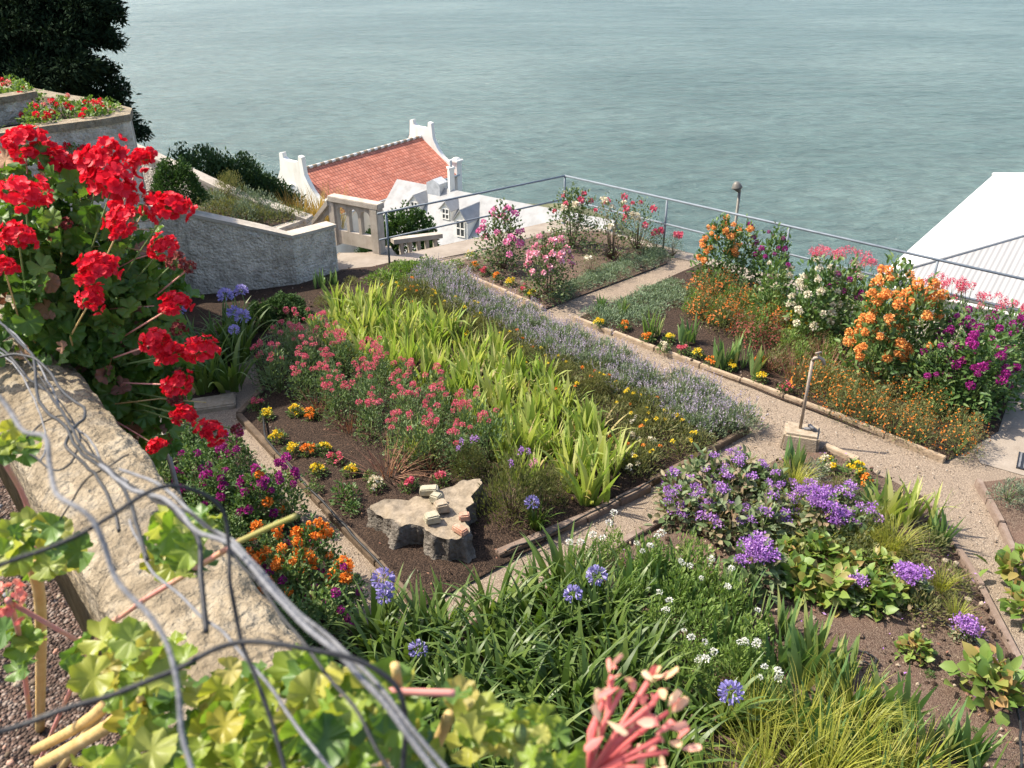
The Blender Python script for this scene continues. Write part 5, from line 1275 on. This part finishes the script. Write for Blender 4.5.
# ================================================================== STUMP, STONES, STANDPIPE
def stump():
    zt = .33
    out = [(368, 507), (384, 500), (414, 497), (428, 494), (445, 489), (464, 482), (480, 479), (483, 486), (470, 496), (475, 502), (466, 506), (467, 513), (463, 520), (471, 531), (460, 539), (446, 540), (431, 535), (424, 526), (412, 524), (399, 527), (395, 521), (382, 515)]
    top = [G(x, y, zt) for x, y in out]
    c = sum(top, Vector()) / len(top)
    root = empty('tree_stump', (c.x, c.y, .03), 'weathered grey tree stump with flared roots in the dark mulch', 'tree stump')
    # dense outline
    ring = []
    n = len(top)
    for i in range(n):
        a, b = top[i], top[(i + 1) % n]
        for k in range(5): ring.append(a.lerp(b, k / 5))
    # smooth
    N = len(ring)
    ring = [(ring[i - 1] + ring[i] * 2 + ring[(i + 1) % N]) / 4 for i in range(N)]
    ring = [p + (p - c).normalized() * (.028 * noise.noise(Vector((i * .45, 3, 0))) + .02 * noise.noise(Vector((i * 1.3, 9, 0)))) for i, p in enumerate(ring)]
    def top_dz(x, y): return .055 * noise.noise(Vector((x * 3.2, y * 3.2, 1))) + .03 * noise.noise(Vector((x * 11, y * 11, 4))) - .05 * max(0, -x - .25)
    V = []; Fc = []; levels = [(0, 1.0), (-.025, 1.03), (-.1, 1.02), (-.2, 1.06), (-.3, 1.14), (-.38, 1.27), (-.46, 1.34)]
    for dz, sc in levels:
        for i, p in enumerate(ring):
            d = p - c; a = math.atan2(d.y, d.x)
            flare = 1 + (sc - 1) * (1 + .8 * math.sin(a * 7 + 1)) + .012 * math.sin(i * 2.4) + .02 * noise.noise(Vector((i * .31, 0, 0)))
            q = c + d * flare; 
            nz = (noise.noise(Vector((p.x * 9, p.y * 9, dz * 2))) * .05 + noise.noise(Vector((p.x * 28, p.y * 28, dz * 2))) * .035) * (1 if dz < -.01 else .2)
            q = q + d.normalized() * nz
            V.append((q.x - c.x, q.y - c.y, zt + dz - .03 + top_dz(q.x - c.x, q.y - c.y) * (1 if dz > -.15 else .3)))
    for l in range(len(levels) - 1):
        for i in range(N):
            Fc.append((l * N + i, l * N + (i + 1) % N, (l + 1) * N + (i + 1) % N, (l + 1) * N + i))
    mb = MB(); mb.raw(V, Fc, 'bark'); o = link('bark', mb.mesh('bark', True, True), root)
    # cut top, slightly uneven, 2 mm proud
    pts2 = [Vector((p.x - c.x, p.y - c.y)) for p in ring]; poly = [tuple(p) for p in pts2]; inner = []
    xs = [p.x for p in pts2]; ys = [p.y for p in pts2]; y = min(ys)
    while y < max(ys):
        x = min(xs)
        while x < max(xs):
            if inside((x, y), poly) and edgedist((x, y), poly) > .02: inner.append(Vector((x + random.uniform(-.01, .01), y + random.uniform(-.01, .01))))
            x += .04
        y += .04
    Vv, E, Ff, *_ = delaunay_2d_cdt(pts2 + inner, [(i, (i + 1) % N) for i in range(N)], [], 1, 1e-5)
    mb = MB(); mb.raw([(v.x, v.y, zt - .028 + top_dz(v.x, v.y) + (0 if edgedist(v, poly) < .01 else .012 * noise.noise(Vector((v.x * 22, v.y * 22, 0))) - .012)) for v in Vv], [tuple(f) for f in Ff], 'cut_wood')
    tp = link('cut_top', mb.mesh('cut_top', True, True), root)
    # roots on the left
    rb = MB()
    for px, py, px2, py2 in ((380, 512, 358, 530), (392, 520, 372, 536), (397, 525, 390, 548), (372, 506, 352, 512), (440, 540, 432, 556)):
        a = G(px, py, zt - .1) - c; b = G(px2, py2, .05) - c; m_ = a.lerp(b, .5) + Vector((0, 0, -.06))
        rb.tube([tuple(a - Vector((0, 0, .03))), tuple(m_ - Vector((0, 0, .03))), tuple(b - Vector((0, 0, .03)))], .10, 'bark', 8, .03)
    link('roots', roughen(rb.mesh('roots'), .02, 7), root)
    return zt
zt = stump() + .0
def rock(px, py, size, mat, rz, label, name='stone', z=None, rough=.02):
    z = zt + .004 if z is None else z
    c = G(px, py, z); mb = MB(); mb.box((0, 0, size[2] / 2), size, mat, 0, .88)
    me = bevel(mb.mesh(name, False, True), .012, 2); roughen(me, rough, 6)
    tag(link(name, me, None, (c.x, c.y, z), (0, 0, rz)), label, 'stone' if name == 'stone' else 'brick', 'stones on the stump')
rock(429, 494, (.22, .13, .09), 'pale_stone', .1, 'pale squared stone at the back of the stump')
rock(436, 501, (.13, .12, .09), 'pale_stone', -.3, 'small cream stone second from the back of the stump')
rock(441, 510, (.16, .15, .1), 'brown_stone', .6, 'brown angular rock in the middle of the stump', rough=.035)
rock(432, 521, (.17, .14, .09), 'pale_stone', .5, 'cream block at the left front of the stump stones')
rock(460, 532, (.18, .1, .065), 'red_brick', -.7, 'loose reddish brick on the front lobe of the stump', 'brick', rough=.008)
rock(464, 519, (.12, .1, .07), 'red_brick', .3, 'broken brick piece behind the loose reddish brick', 'brick')
for px, py, lb in ((410, 491, 'pink red bloom low behind the stump to the left'), (441, 486, 'pink red bloom right behind the pale stone')):
    plant('bedding_flower', G(px, py, .06), 'marigold', lb, 'flower', None, 1.1, (('m_red', 6, dict(top=.8, outer=.2, s=1.2)),))

# standpipe
c = G(800, 446); root = empty('standpipe', (c.x, c.y, 0), 'garden standpipe tap on a rough concrete block at the path corner', 'standpipe')
mb = MB(); mb.box((0, .02, .11), (.46, .38, .26), 'brown_stone', -.35, .93); link('concrete_block', roughen(bevel(mb.mesh('concrete_block', False, True), .03, 2), .012, 5), root)
mb = MB(); mb.tube([(-.02, .05, .2), (-.02, .05, 1.2)], .02, 'rusty_pipe', 10); link('pipe', mb.mesh('pipe'), root)
mb = MB(); mb.tube([(-.02, .05, 1.2), (.0, .045, 1.24), (.05, .04, 1.25), (.1, .03, 1.22), (.12, .02, 1.16)], .022, 'rusty_pipe', 10)
mb.tube([(.03, .04, 1.25), (.03, .04, 1.31)], .01, 'rusty_pipe', 6); mb.box((.03, .04, 1.315), (.09, .02, .016), 'rusty_pipe', .4)
link('tap', mb.mesh('tap'), root)
mb = MB(); mb.tube([(.02, .02, .25), (.16, -.03, .26)], .022, 'dark_iron', 8); mb.box((.1, 0, .285), (.04, .1, .03), 'dark_iron', .3); link('valve', mb.mesh('valve', True), root)

# leaf litter on the soil
def litter():
    mb = MB(); pts = []
    for poly, n in ((bedA, 500), (bedB, 250), (bedC, 400), (bedD, 1100), (bedF, 150)):
        xs = [p[0] for p in poly]; ys = [p[1] for p in poly]
        while n > 0:
            p = (random.uniform(min(xs), max(xs)), random.uniform(max(4, min(ys)), max(ys)))
            if inside(p, poly): pts.append((p[0], p[1], .115 + random.uniform(-.03, .01))); n -= 1
    p = np.array(pts); n = len(p)
    d = rdir(n); d[:, 2] *= .25; nm = nrm(rdir(n) * .4 + np.array([0, 0, 1]))
    k = n // 4
    for i, m_ in enumerate(('dry_leaf', 'edging_stone', 'dry_leaf', 'violet')):
        sl = slice(i * k, (i + 1) * k) if i < 3 else slice(i * k, i * k + k // 3)
        q = p[sl]
        mb.tmpl(RHOMB, q, d[sl], nm[sl], rng.uniform(.015, .05, len(q)), rng.uniform(.008, .022, len(q)), m_)
    tag(link('leaf_litter', mb.mesh('leaf_litter')), kind='stuff')
litter()
def clods(name, polys, mats, rmin, rmax, zc):
    mb = MB(); ico = bmesh.new(); bmesh.ops.create_icosphere(ico, subdivisions=1, radius=1)
    tv = np.array([v.co[:] for v in ico.verts]); tf = [tuple(v.index for v in f.verts) for f in ico.faces]; ico.free()
    for poly, n in polys:
        xs = [p[0] for p in poly]; ys = [p[1] for p in poly]
        while n > 0:
            p = (random.uniform(min(xs), max(xs)), random.uniform(max(4, min(ys)), max(ys)))
            if not inside(p, poly): continue
            n -= 1; r = rmin + (rmax - rmin) * random.random() ** 3
            V = tv * (r * rng.uniform(.6, 1.3, 3)) * rng.uniform(.8, 1.2, (len(tv), 1)) + np.array([p[0], p[1], zc + random.uniform(-.02, .015)])
            mb.raw(V, tf, random.choice(mats))
    tag(link(name, mb.mesh(name, False)), kind='stuff')
clods('soil_clods', ((bedD, 3600), (bedB, 450)), ['dry_soil', 'dry_soil', 'dry_soil', 'mulch', 'brown_stone'], .006, .036, .085)
clods('mulch_chips', ((bedA, 700), (bedC, 600), (bedF, 200)), ['mulch', 'mulch', 'edging_timber', 'edging_brick'], .006, .028, .085)
# gravel scattered over the path and kicked up against the edgings
pathpoly = [G2([(545, 312), (575, 320), (945, 465), (1030, 560), (1024, 640), (980, 592), (930, 500), (822, 450), (770, 462), (566, 582), (500, 560), (650, 488), (752, 433)]), G2([(205, 420), (240, 416), (375, 570), (445, 606), (380, 640), (240, 470)])]
clods('loose_gravel', ((pathpoly[0], 2600), (pathpoly[1], 500)), ['gravel', 'edging_stone', 'brown_stone', 'pale_concrete'], .003, .012, .016)

# ================================================================== FOREGROUND: WALL, BED, WIRE, PELARGONIUMS
ZC = 5.1
e0 = G(281, 634, ZC); e1 = G(13, 303, ZC)
wd_ = Vector((e1.x - e0.x, e1.y - e0.y, 0)).normalized(); wn = Vector((wd_.y, -wd_.x, 0))      # along the wall; outwards over the garden
if wn.x < 0: wn = -wn
WT = .20
fw = empty('stone_wall', (e0.x, e0.y, 0), 'rough tan stone wall with worn coping under the wire in the foreground', 'wall')
mb = MB(); mb.prism([(-3, 0), (9, 0), (9, ZC - .13), (-3, ZC - .13)], -wn * (WT - .03), wd_, (0, 0, 1), wn * (WT - .05), 'coping_stone')
link('masonry', mb.mesh('masonry', False, True), fw)
a = -1.6; k = 0
while a < 3.4:
    L = random.uniform(.7, 1.0)
    mb = MB(); N1, N2 = 70, 12
    V = []; Fc = []
    # profile round the stone section: outer face, top, inner face
    prof = [(0.0, -.13), (.012, -.06), (0.0, -.015), (-.02, .0), (-.07, .006), (-.13, .004), (-WT + .02, -.004), (-WT, -.03), (-WT + .005, -.13)]
    dense = []
    for (x0, z0), (x1, z1) in zip(prof[:-1], prof[1:]):
        for j in range(6): dense.append((x0 + (x1 - x0) * j / 6, z0 + (z1 - z0) * j / 6))
    dense.append(prof[-1])
    for i in range(N1 + 1):
        u = i / N1; s_ = a + .002 + (L - .004) * u
        endr = min(1, min(u, 1 - u) * N1 / 2.2)
        for x, z in dense:
            q = Vector((s_ * 5, x * 7, z * 7 + 2.3))
            dn = noise.noise(q * 1.0) * .006 + noise.noise(q * 4) * .008 - abs(noise.noise(q * 9)) * .012
            shrink = (1 - endr) * .004
            V.append(tuple(wd_ * s_ + wn * (x * .97 + .022 + dn * .6 - (shrink if x > -.1 else -shrink)) + Vector((0, 0, ZC + z + dn * .8 - shrink + .003 * math.sin(k * 2.1)))))
    M_ = len(dense)
    for i in range(N1):
        for j in range(M_ - 1): Fc.append((i * M_ + j, i * M_ + j + 1, (i + 1) * M_ + j + 1, (i + 1) * M_ + j))
    Fc.append(tuple(range(M_))); Fc.append(tuple(N1 * M_ + j for j in range(M_)))
    mb.raw(V, Fc, 'coping_stone'); link('coping_stone', mb.mesh('coping_stone', True, True), fw)
    a += L; k += 1
# upper ground behind the wall
o0 = e0 - wn * (WT + .0); q0 = o0 + wd_ * (-3); q1 = o0 + wd_ * 9
up = [(q0.x, q0.y), (q1.x, q1.y), (q1.x - wn.x * 5, q1.y - wn.y * 5), (q0.x - wn.x * 5, q0.y - wn.y * 5)]
sheet('upper_soil', up, ZC - .13, 'near_gravel', .15, .03, 0, .3)
# loose pebbles in view
def pebbles():
    mb = MB(); ico = bmesh.new(); bmesh.ops.create_icosphere(ico, subdivisions=1, radius=1)
    tv = np.array([v.co[:] for v in ico.verts]); tf = [tuple(v.index for v in f.verts) for f in ico.faces]; ico.free()
    mats = ['pale_stone', 'brown_stone', 'red_brick', 'dark_iron', 'brown_stone', 'edging_timber']
    for k in range(2200):
        s_ = random.uniform(-.6, 2.6); d_ = random.uniform(.005, .75)
        b = o0 + wd_ * s_ - wn * d_
        r = random.uniform(.002, .007)
        V = tv * np.array([r * random.uniform(.7, 1.4), r * random.uniform(.7, 1.4), r * .8]) + np.array([b.x, b.y, ZC - .125 + random.uniform(0, .02)])
        mb.raw(V, tf, random.choice(mats))
    n = 420; q = np.array([tuple(o0 + wd_ * random.uniform(-.6, 2.6) - wn * random.uniform(.005, .7) + Vector((0, 0, ZC - .11 + random.uniform(-.01, .012)))) for _ in range(n)])
    for i, m_ in enumerate(('dry_leaf', 'dry_leaf', 'straw_leaf')):
        k = slice(i * 140, i * 140 + 140); d = rdir(140); d[:, 2] *= .3
        mb.tmpl(LEAF, q[k], d, nrm(rdir(140) * .5 + np.array([0, 0, 1])), rng.uniform(.015, .05, 140), rng.uniform(.006, .025, 140), m_)
    tag(link('pebbles', mb.mesh('pebbles')), kind='stuff')
pebbles()

def smoothline(pts, n=8):
    """Catmull-Rom through survey points"""
    p = [pts[0]] + list(pts) + [pts[-1]]; out = []
    for i in range(1, len(p) - 2):
        for k in range(n):
            t = k / n; a, b, c_, d = p[i - 1], p[i], p[i + 1], p[i + 2]
            out.append(.5 * ((2 * b) + (c_ - a) * t + (2 * a - 5 * b + 4 * c_ - d) * t * t + (3 * b - a - 3 * c_ + d) * t ** 3))
    out.append(pts[-1]); return out
fence = empty('wire_fence', tuple(o0 + Vector((0, 0, ZC - .13))), 'sagging twisted wire mesh stretched over the foreground wall', 'wire fence')
fo = Vector(fence.location)
def wire(pts, r, mat):
    q_ = smoothline([P(*p) for p in pts])
    q_ = [q + Vector(noise.noise_vector(q * 38 + Vector((r * 9e3, 0, 0)))) * .0018 for q in q_]
    mb = MB(); mb.tube([tuple(q - fo) for q in q_], r * .78, mat, 8)
    link('wire', mb.mesh('wire'), fence)
# pieces read off the photograph: (x, y, metres away)
wire([(-30, 370, .42), (0, 398, .42), (22, 430, .41), (45, 439, .40), (50, 468, .39), (59, 497, .38), (94, 521, .37), (113, 575, .37), (152, 618, .36), (174, 665, .35), (182, 735, .34), (200, 790, .33)], .0015, 'bright_wire')
wire([(-30, 580, .36), (0, 566, .37), (50, 546, .38), (94, 526, .39), (156, 489, .41), (191, 488, .42), (222, 512, .43), (228, 548, .43), (232, 590, .42), (238, 626, .42), (257, 680, .41), (275, 735, .40), (290, 790, .39)], .0014, 'dull_wire')
wire([(-30, 740, .34), (0, 731, .35), (97, 700, .36), (172, 671, .37), (234, 645, .38), (281, 643, .38), (331, 652, .38), (371, 667, .38), (397, 690, .38), (405, 730, .38), (400, 790, .38)], .0016, 'dull_wire')
wire([(100, 466, .6), (133, 489, .55), (165, 500, .5), (195, 528, .47), (226, 543, .45), (252, 566, .43), (281, 600, .41), (335, 652, .39), (375, 694, .38), (402, 730, .37), (450, 790, .36)], .0019, 'bright_wire')
wire([(120, 470, .6), (160, 486, .56), (211, 530, .5), (240, 549, .46), (290, 603, .42), (345, 652, .40), (390, 700, .38), (420, 738, .37), (470, 800, .36)], .0015, 'bright_wire')
wire([(20, 352, 1.0), (62, 405, .95), (95, 455, .82), (140, 492, .62), (200, 520, .5), (250, 575, .44), (300, 640, .4), (352, 706, .37), (400, 790, .35)], .0011, 'dull_wire')
wire([(130, 520, .6), (148, 564, .56), (170, 588, .54), (218, 630, .5), (254, 667, .47), (285, 712, .45), (335, 775, .42)], .0013, 'bright_wire')
wire([(-20, 300, 1.2), (0, 322, 1.15), (12, 335, 1.1), (33, 357, 1.0), (36, 384, .95), (43, 407, .9), (66, 428, .85), (78, 449, .8), (100, 467, .75), (133, 490, .68), (160, 500, .6), (195, 533, .55), (201, 579, .52), (207, 632, .5)], .0022, 'dull_wire')
wire([(-20, 360, 1.0), (0, 357, 1.0), (20, 355, 1.0), (43, 365, .98), (56, 384, .95), (70, 398, .92), (84, 408, .9), (84, 418, .88), (76, 426, .86), (66, 445, .82), (80, 460, .8), (98, 480, .75), (112, 505, .72), (119, 532, .7)], .0020, 'dull_wire')
wire([(-20, 340, 1.1), (5, 352, 1.05), (30, 380, 1.0), (48, 392, .95), (70, 425, .85), (84, 448, .78), (110, 470, .7), (128, 500, .62), (148, 560, .56)], .0019, 'dull_wire')
wire([(-20, 310, 1.2), (10, 330, 1.15), (30, 352, 1.1), (50, 385, 1.0), (65, 418, .9), (90, 440, .85), (105, 468, .8), (128, 482, .75)], .0014, 'bright_wire')
wire([(25, 438, .9), (60, 415, .92), (80, 440, .85), (60, 470, .8), (30, 455, .85)], .0012, 'dull_wire')
wire([(-10, 345, 1.1), (20, 372, 1.0), (45, 430, .9), (40, 462, .85)], .0012, 'bright_wire')
wire([(60, 520, .8), (85, 480, .8), (110, 466, .78), (130, 455, .8)], .0011, 'dull_wire')
# leaning grey pipe behind the scarlet flowers
pa = GY(140, 340, 2.75); pb = GY(178, 492, 2.35)
mb = MB(); mb.tube([tuple(pa), tuple(pb), tuple(pb + (pb - pa) * 1.6)], .0085, 'lamp_metal', 10)
tag(link('fence_stake', mb.mesh('fence_stake')), 'thin grey metal stake leaning behind the scarlet pelargonium', 'stake')

# scarlet pelargonium
def pel_head(r, mat='scarlet', n=38):
    mb = MB(); d = nrm(fib(n, -.45) + rng.normal(0, .12, (n, 3)))
    c = d * r * rng.uniform(.55, 1.08, (n, 1)) * (1 + .14 * np.sin(3.1 * d[:, :1] + 2 * d[:, 1:2]))
    ref = rdir(n); t1 = nrm(np.cross(d, ref)); t2 = np.cross(d, t1)
    for k in range(6):
        a = 2 * math.pi * k / 6 + rng.uniform(-.3, .3)
        dirv = nrm(t1 * math.cos(a) + t2 * math.sin(a) + d * rng.uniform(.15, .7, (n, 1)))
        mb.tmpl(PETAL, c, dirv, nrm(d + rng.normal(0, .2, (n, 3))), r * rng.uniform(.3, .46, n), r * rng.uniform(.3, .44, n), mat)
    mb.tmpl(RHOMB, d * .0, d, rdir(n), r * .8, .003, 'stem_green')
    return mb
HEADS = [pel_head(.05).mesh('flower_head') for _ in range(4)]
SPENT = [pel_head(.035, 'spent_petal', 26).mesh('spent_head') for _ in range(2)]
base = P(40, 420, 2.25)
pel = empty('scarlet_pelargonium', base, 'large pelargonium with big scarlet flower heads spilling over the foreground wall', 'pelargonium')
heads = [(25, 143, 44, 1.95), (60, 163, 38, 2.0), (103, 160, 52, 1.85), (112, 188, 58, 1.85), (141, 160, 34, 2.0), (25, 195, 54, 1.75), (123, 221, 42, 1.8), (169, 209, 48, 1.85), (18, 238, 38, 1.7), (98, 271, 44, 1.7), (91, 300, 34, 1.7),
         (163, 248, 32, 1.95), (176, 305, 36, 1.85), (157, 343, 36, 1.85), (172, 355, 36, 1.9), (201, 352, 36, 1.9), (178, 385, 30, 1.85), (184, 416, 28, 1.9), (211, 432, 34, 1.85), (157, 446, 22, 1.9), (4, 268, 32, 1.7), (85, 178, 34, 2.05), (45, 152, 30, 2.1), (10, 165, 30, 2.1)]
stems = []
for px, py, dia, t in heads:
    q = P(px, py, t) - base; s_ = dia / F * t / 2 / .062
    link('flower_head', random.choice(HEADS), pel, q, (random.uniform(-.6, .6), random.uniform(-.6, .6), random.uniform(0, 6)), (s_ * random.uniform(.9, 1.2), s_ * random.uniform(.85, 1.1), s_ * random.uniform(.75, 1.0)))
    stems.append(q)
for px, py, dia, t in ((175, 262, 24, 2.0), (178, 330, 20, 2.0), (150, 200, 20, 2.0), (175, 400, 22, 2.0), (66, 225, 16, 1.9), (190, 268, 16, 2.0), (236, 430, 14, 1.9)):
    q = P(px, py, t) - base
    link('spent_head', random.choice(SPENT), pel, q, (random.uniform(-1, 1), random.uniform(-1, 1), 0), dia / F * t / 2 / .045); stems.append(q)
mb = MB()
for q in stems:
    hub = Vector((q.x * .35, q.y * .35 + .12, q.z * .25 - .02)); m_ = (hub + q) / 2 + Vector((-.03, .0, .03))
    mb.tube([(q.x * .1, q.y * .1 + .1, -.25), tuple(hub), tuple(m_), tuple(q)], .0026, random.choice(['stem_green', 'stem_green', 'stem_pink', 'stem_tan']), 6, .0017)
for k in range(11):                       # long bare flower stalks, some leaning out over the garden
    a_ = P(random.uniform(40, 130), random.uniform(230, 440), random.uniform(1.95, 2.2)) - base; b_ = a_ + Vector((random.uniform(.05, .22), random.uniform(-.05, .1), random.uniform(-.03, .1)))
    mb.tube([tuple(a_), tuple((a_ + b_) / 2 + Vector((0, 0, .012))), tuple(b_)], .0018, random.choice(['stem_tan', 'stem_pink', 'stem_brown']), 5, .0012)
mb.tube([(0, .1, -1.0), (0, .1, -.3), (.02, .12, .1)], .02, 'stem_brown', 8, .012)
link('stems', mb.mesh('stems'), pel)
blobs = [(40, 245, 2.0, .2, 120), (80, 255, 2.05, .17, 110), (105, 310, 2.1, .16, 130), (65, 310, 2.05, .18, 110), (95, 370, 2.15, .16, 150), (130, 345, 2.15, .13, 110), (150, 380, 2.2, .1, 70), (145, 300, 2.15, .1, 60), (140, 420, 2.2, .11, 70), (15, 300, 1.95, .15, 50), (50, 205, 2.1, .13, 40), (10, 220, 2.0, .16, 60), (120, 262, 2.15, .12, 55), (90, 430, 2.2, .13, 60), (-20, 240, 2, .2, 60)]
mb = MB()
for px, py, t, r, n in blobs:
    c = np.array(P(px, py, t) - base); d = rdir(n); q = c + d * r * rng.uniform(.3, 1, (n, 1)) ** .6
    dd = nrm(d * .6 + rdir(n) * .7); nm = nrm(d * .7 + rdir(n) * .35 + np.array([.05, -.35, .55]))
    sz = rng.uniform(.032, .066, n); k_ = max(2, n // 9)
    mb.tmpl(LOBED, q[k_:], dd[k_:], nm[k_:], sz[k_:], sz[k_:], 'pelargonium_leaf'); mb.tmpl(LOBED, q[:k_], dd[:k_], nm[:k_], sz[:k_] * .8, sz[:k_] * .8, 'dry_leaf')
link('foliage', mb.mesh('foliage'), pel)

# front pelargoniums (out of focus, close to the camera)
def lobed_leaf(mb, px, py, t, size, face=(0, -.5, .8), dirv=None, mat='front_leaf'):
    p = np.array(P(px, py, t)); d = np.array(dirv) if dirv is not None else np.array([random.uniform(-1, 1), random.uniform(-.5, .5), random.uniform(-.2, .6)])
    s_ = size / F * t
    d = nrm(d); q = p - d * s_ * .35
    mb.tmpl(LOBED, q[None], d[None], nrm(np.array(face) + rng.normal(0, .28, 3))[None], s_, s_, mat)
def front_plant(label, rootpx, leaves, stems_, extra=None):
    b = P(*rootpx); b.z = ZC - .14
    root = empty('pelargonium', b, label, 'pelargonium')
    mb = MB()
    for lf in leaves: lobed_leaf(mb, *lf)
    for v in mb.v: v -= np.array(b)
    link('foliage', mb.mesh('foliage'), root)
    for pts, r, m_ in stems_:
        sb = MB(); sb.tube([tuple(q - b) for q in smoothline([P(*p) for p in pts], 5)], r, m_, 8)
        link('stem', sb.mesh('stem'), root)
    return root, b
def rleaves(cx, cy, rx, ry, t, n, size, mat='front_leaf'):
    out = []
    for k in range(int(n * 2.3)):
        a = random.uniform(0, 6.28); r = math.sqrt(random.random())
        f = (random.uniform(-.9, .9), random.uniform(-1, .3), random.uniform(.3, .9))
        out.append((cx + rx * r * math.cos(a), cy + ry * r * math.sin(a), t + random.uniform(-.05, .12), size * random.uniform(.4, .9), f, None, random.choice((mat, mat, mat, 'front_green', 'front_green', 'front_yellow')) if mat == 'front_leaf' else mat))
    return out
front_plant('young pelargonium on an upright tan stem at the left border', (42, 720, 1.2), rleaves(40, 545, 42, 26, .85, 10, 44) + rleaves(15, 440, 18, 20, .9, 5, 36) + rleaves(14, 640, 18, 40, .95, 5, 44),
            [([(40, 730, 1.25), (41, 660, 1.05), (40, 600, .92), (33, 565, .86)], .0062, 'stem_tan'), ([(8, 600, .8), (20, 640, .95), (30, 720, 1.2)], .003, 'stem_pink'), ([(0, 455, .95), (25, 500, 1.0), (40, 560, 1.05)], .003, 'stem_pink')])
rt, b = front_plant('pelargonium with a long pink bare shoot reaching over the coping', (70, 690, 1.3), rleaves(175, 548, 26, 30, .74, 9, 50) + rleaves(205, 520, 18, 12, .76, 4, 32),
            [([(40, 760, 1.2), (90, 650, .95), (130, 610, .86), (180, 578, .78), (240, 541, .7)], .0027, 'stem_pink'), ([(238, 542, .7), (268, 528, .68), (296, 516, .66)], .0023, 'stem_yellow'), ([(60, 770, 1.2), (110, 700, 1.0), (160, 640, .85)], .006, 'stem_tan')])
front_plant('pelargonium with yellowing leaves on thick tan stems in the foreground', (80, 760, 1.1), rleaves(125, 660, 60, 24, .68, 14, 52) + rleaves(185, 700, 70, 50, .66, 20, 54) + [],
            [([(40, 765, 1.05), (110, 725, .85), (150, 690, .75)], .0075, 'stem_tan'), ([(35, 750, 1.1), (95, 715, .9), (150, 650, .74)], .0065, 'stem_tan')])
front_plant('big leaved pelargonium filling the bottom of the view', (330, 800, 1.0), rleaves(310, 700, 70, 40, .6, 16, 62) + rleaves(370, 730, 60, 45, .52, 14, 74) + rleaves(250, 740, 60, 40, .62, 12, 58) + rleaves(440, 725, 60, 40, .54, 10, 58) + rleaves(150, 762, 60, 18, .62, 8, 54),
            [([(330, 830, .9), (320, 760, .75), (310, 700, .62)], .005, 'stem_green'), ([(400, 830, .8), (430, 760, .62), (450, 715, .55)], .004, 'stem_tan'), ([(370, 690, .5), (410, 692, .5), (455, 693, .5)], .0022, 'stem_pink'), ([(380, 770, .6), (400, 720, .53), (395, 665, .5)], .003, 'stem_tan')])
front_plant('yellow green pelargonium tip at the bottom beside the coral flower', (520, 830, .9), rleaves(520, 735, 40, 24, .52, 9, 44) + rleaves(560, 765, 30, 12, .55, 4, 40), [([(520, 840, .8), (520, 780, .6), (520, 730, .52)], .004, 'stem_green')])
# coral spent flower head
b = P(620, 830, .7)
cf = empty('coral_flower', b, 'blurred coral pink spent flower head close to the lens', 'flower')
mb = MB(); pm = MB()
tips = [(612, 676), (622, 690), (604, 700), (648, 682), (662, 690), (668, 712), (650, 706), (660, 738), (640, 724), (668, 752), (630, 745), (596, 722), (645, 768)]
hub = P(588, 776, .46) - b
for px, py in tips:
    q = P(px, py, .455 + random.uniform(-.01, .02)) - b
    m_ = hub.lerp(q, .55) + Vector((random.uniform(-.004, .004), 0, random.uniform(0, .006)))
    mb.tube([tuple(hub), tuple(m_), tuple(q)], .0011, 'coral', 6, .0016)
    for k in range(4):
        c_ = np.array(q) + rng.normal(0, .003, 3); dd = nrm(np.array((q - hub).normalized()) + rng.normal(0, .8, 3))
        pm.tmpl(PETAL, c_[None], dd[None], rdir(1), random.uniform(.007, .013), random.uniform(.004, .007), random.choice(['coral', 'coral', 'pale_coral']))
link('flower_stalks', mb.mesh('flower_stalks'), cf); link('petals', pm.mesh('petals'), cf)
mb = MB(); mb.tube([tuple(P(640, 900, .6) - b), (0, 0, 0), tuple(hub)], .002, 'stem_pink', 6); link('stem', mb.mesh('stem'), cf)
# small red bloom at the left border
b = P(6, 600, .82); rb_ = empty('red_bloom', b, 'small blurred coral red bloom at the left border', 'flower')
link('flower_head', [pel_head(.03, 'coral', 16).mesh('flower_head')][0], rb_, (0, 0, 0), (0, .3, 0), .62)
mb = MB(); mb.tube([(0, 0, 0), (.02, .05, -.1), (.04, .12, -.28)], .0025, 'stem_pink', 6); link('stem', mb.mesh('stem'), rb_)
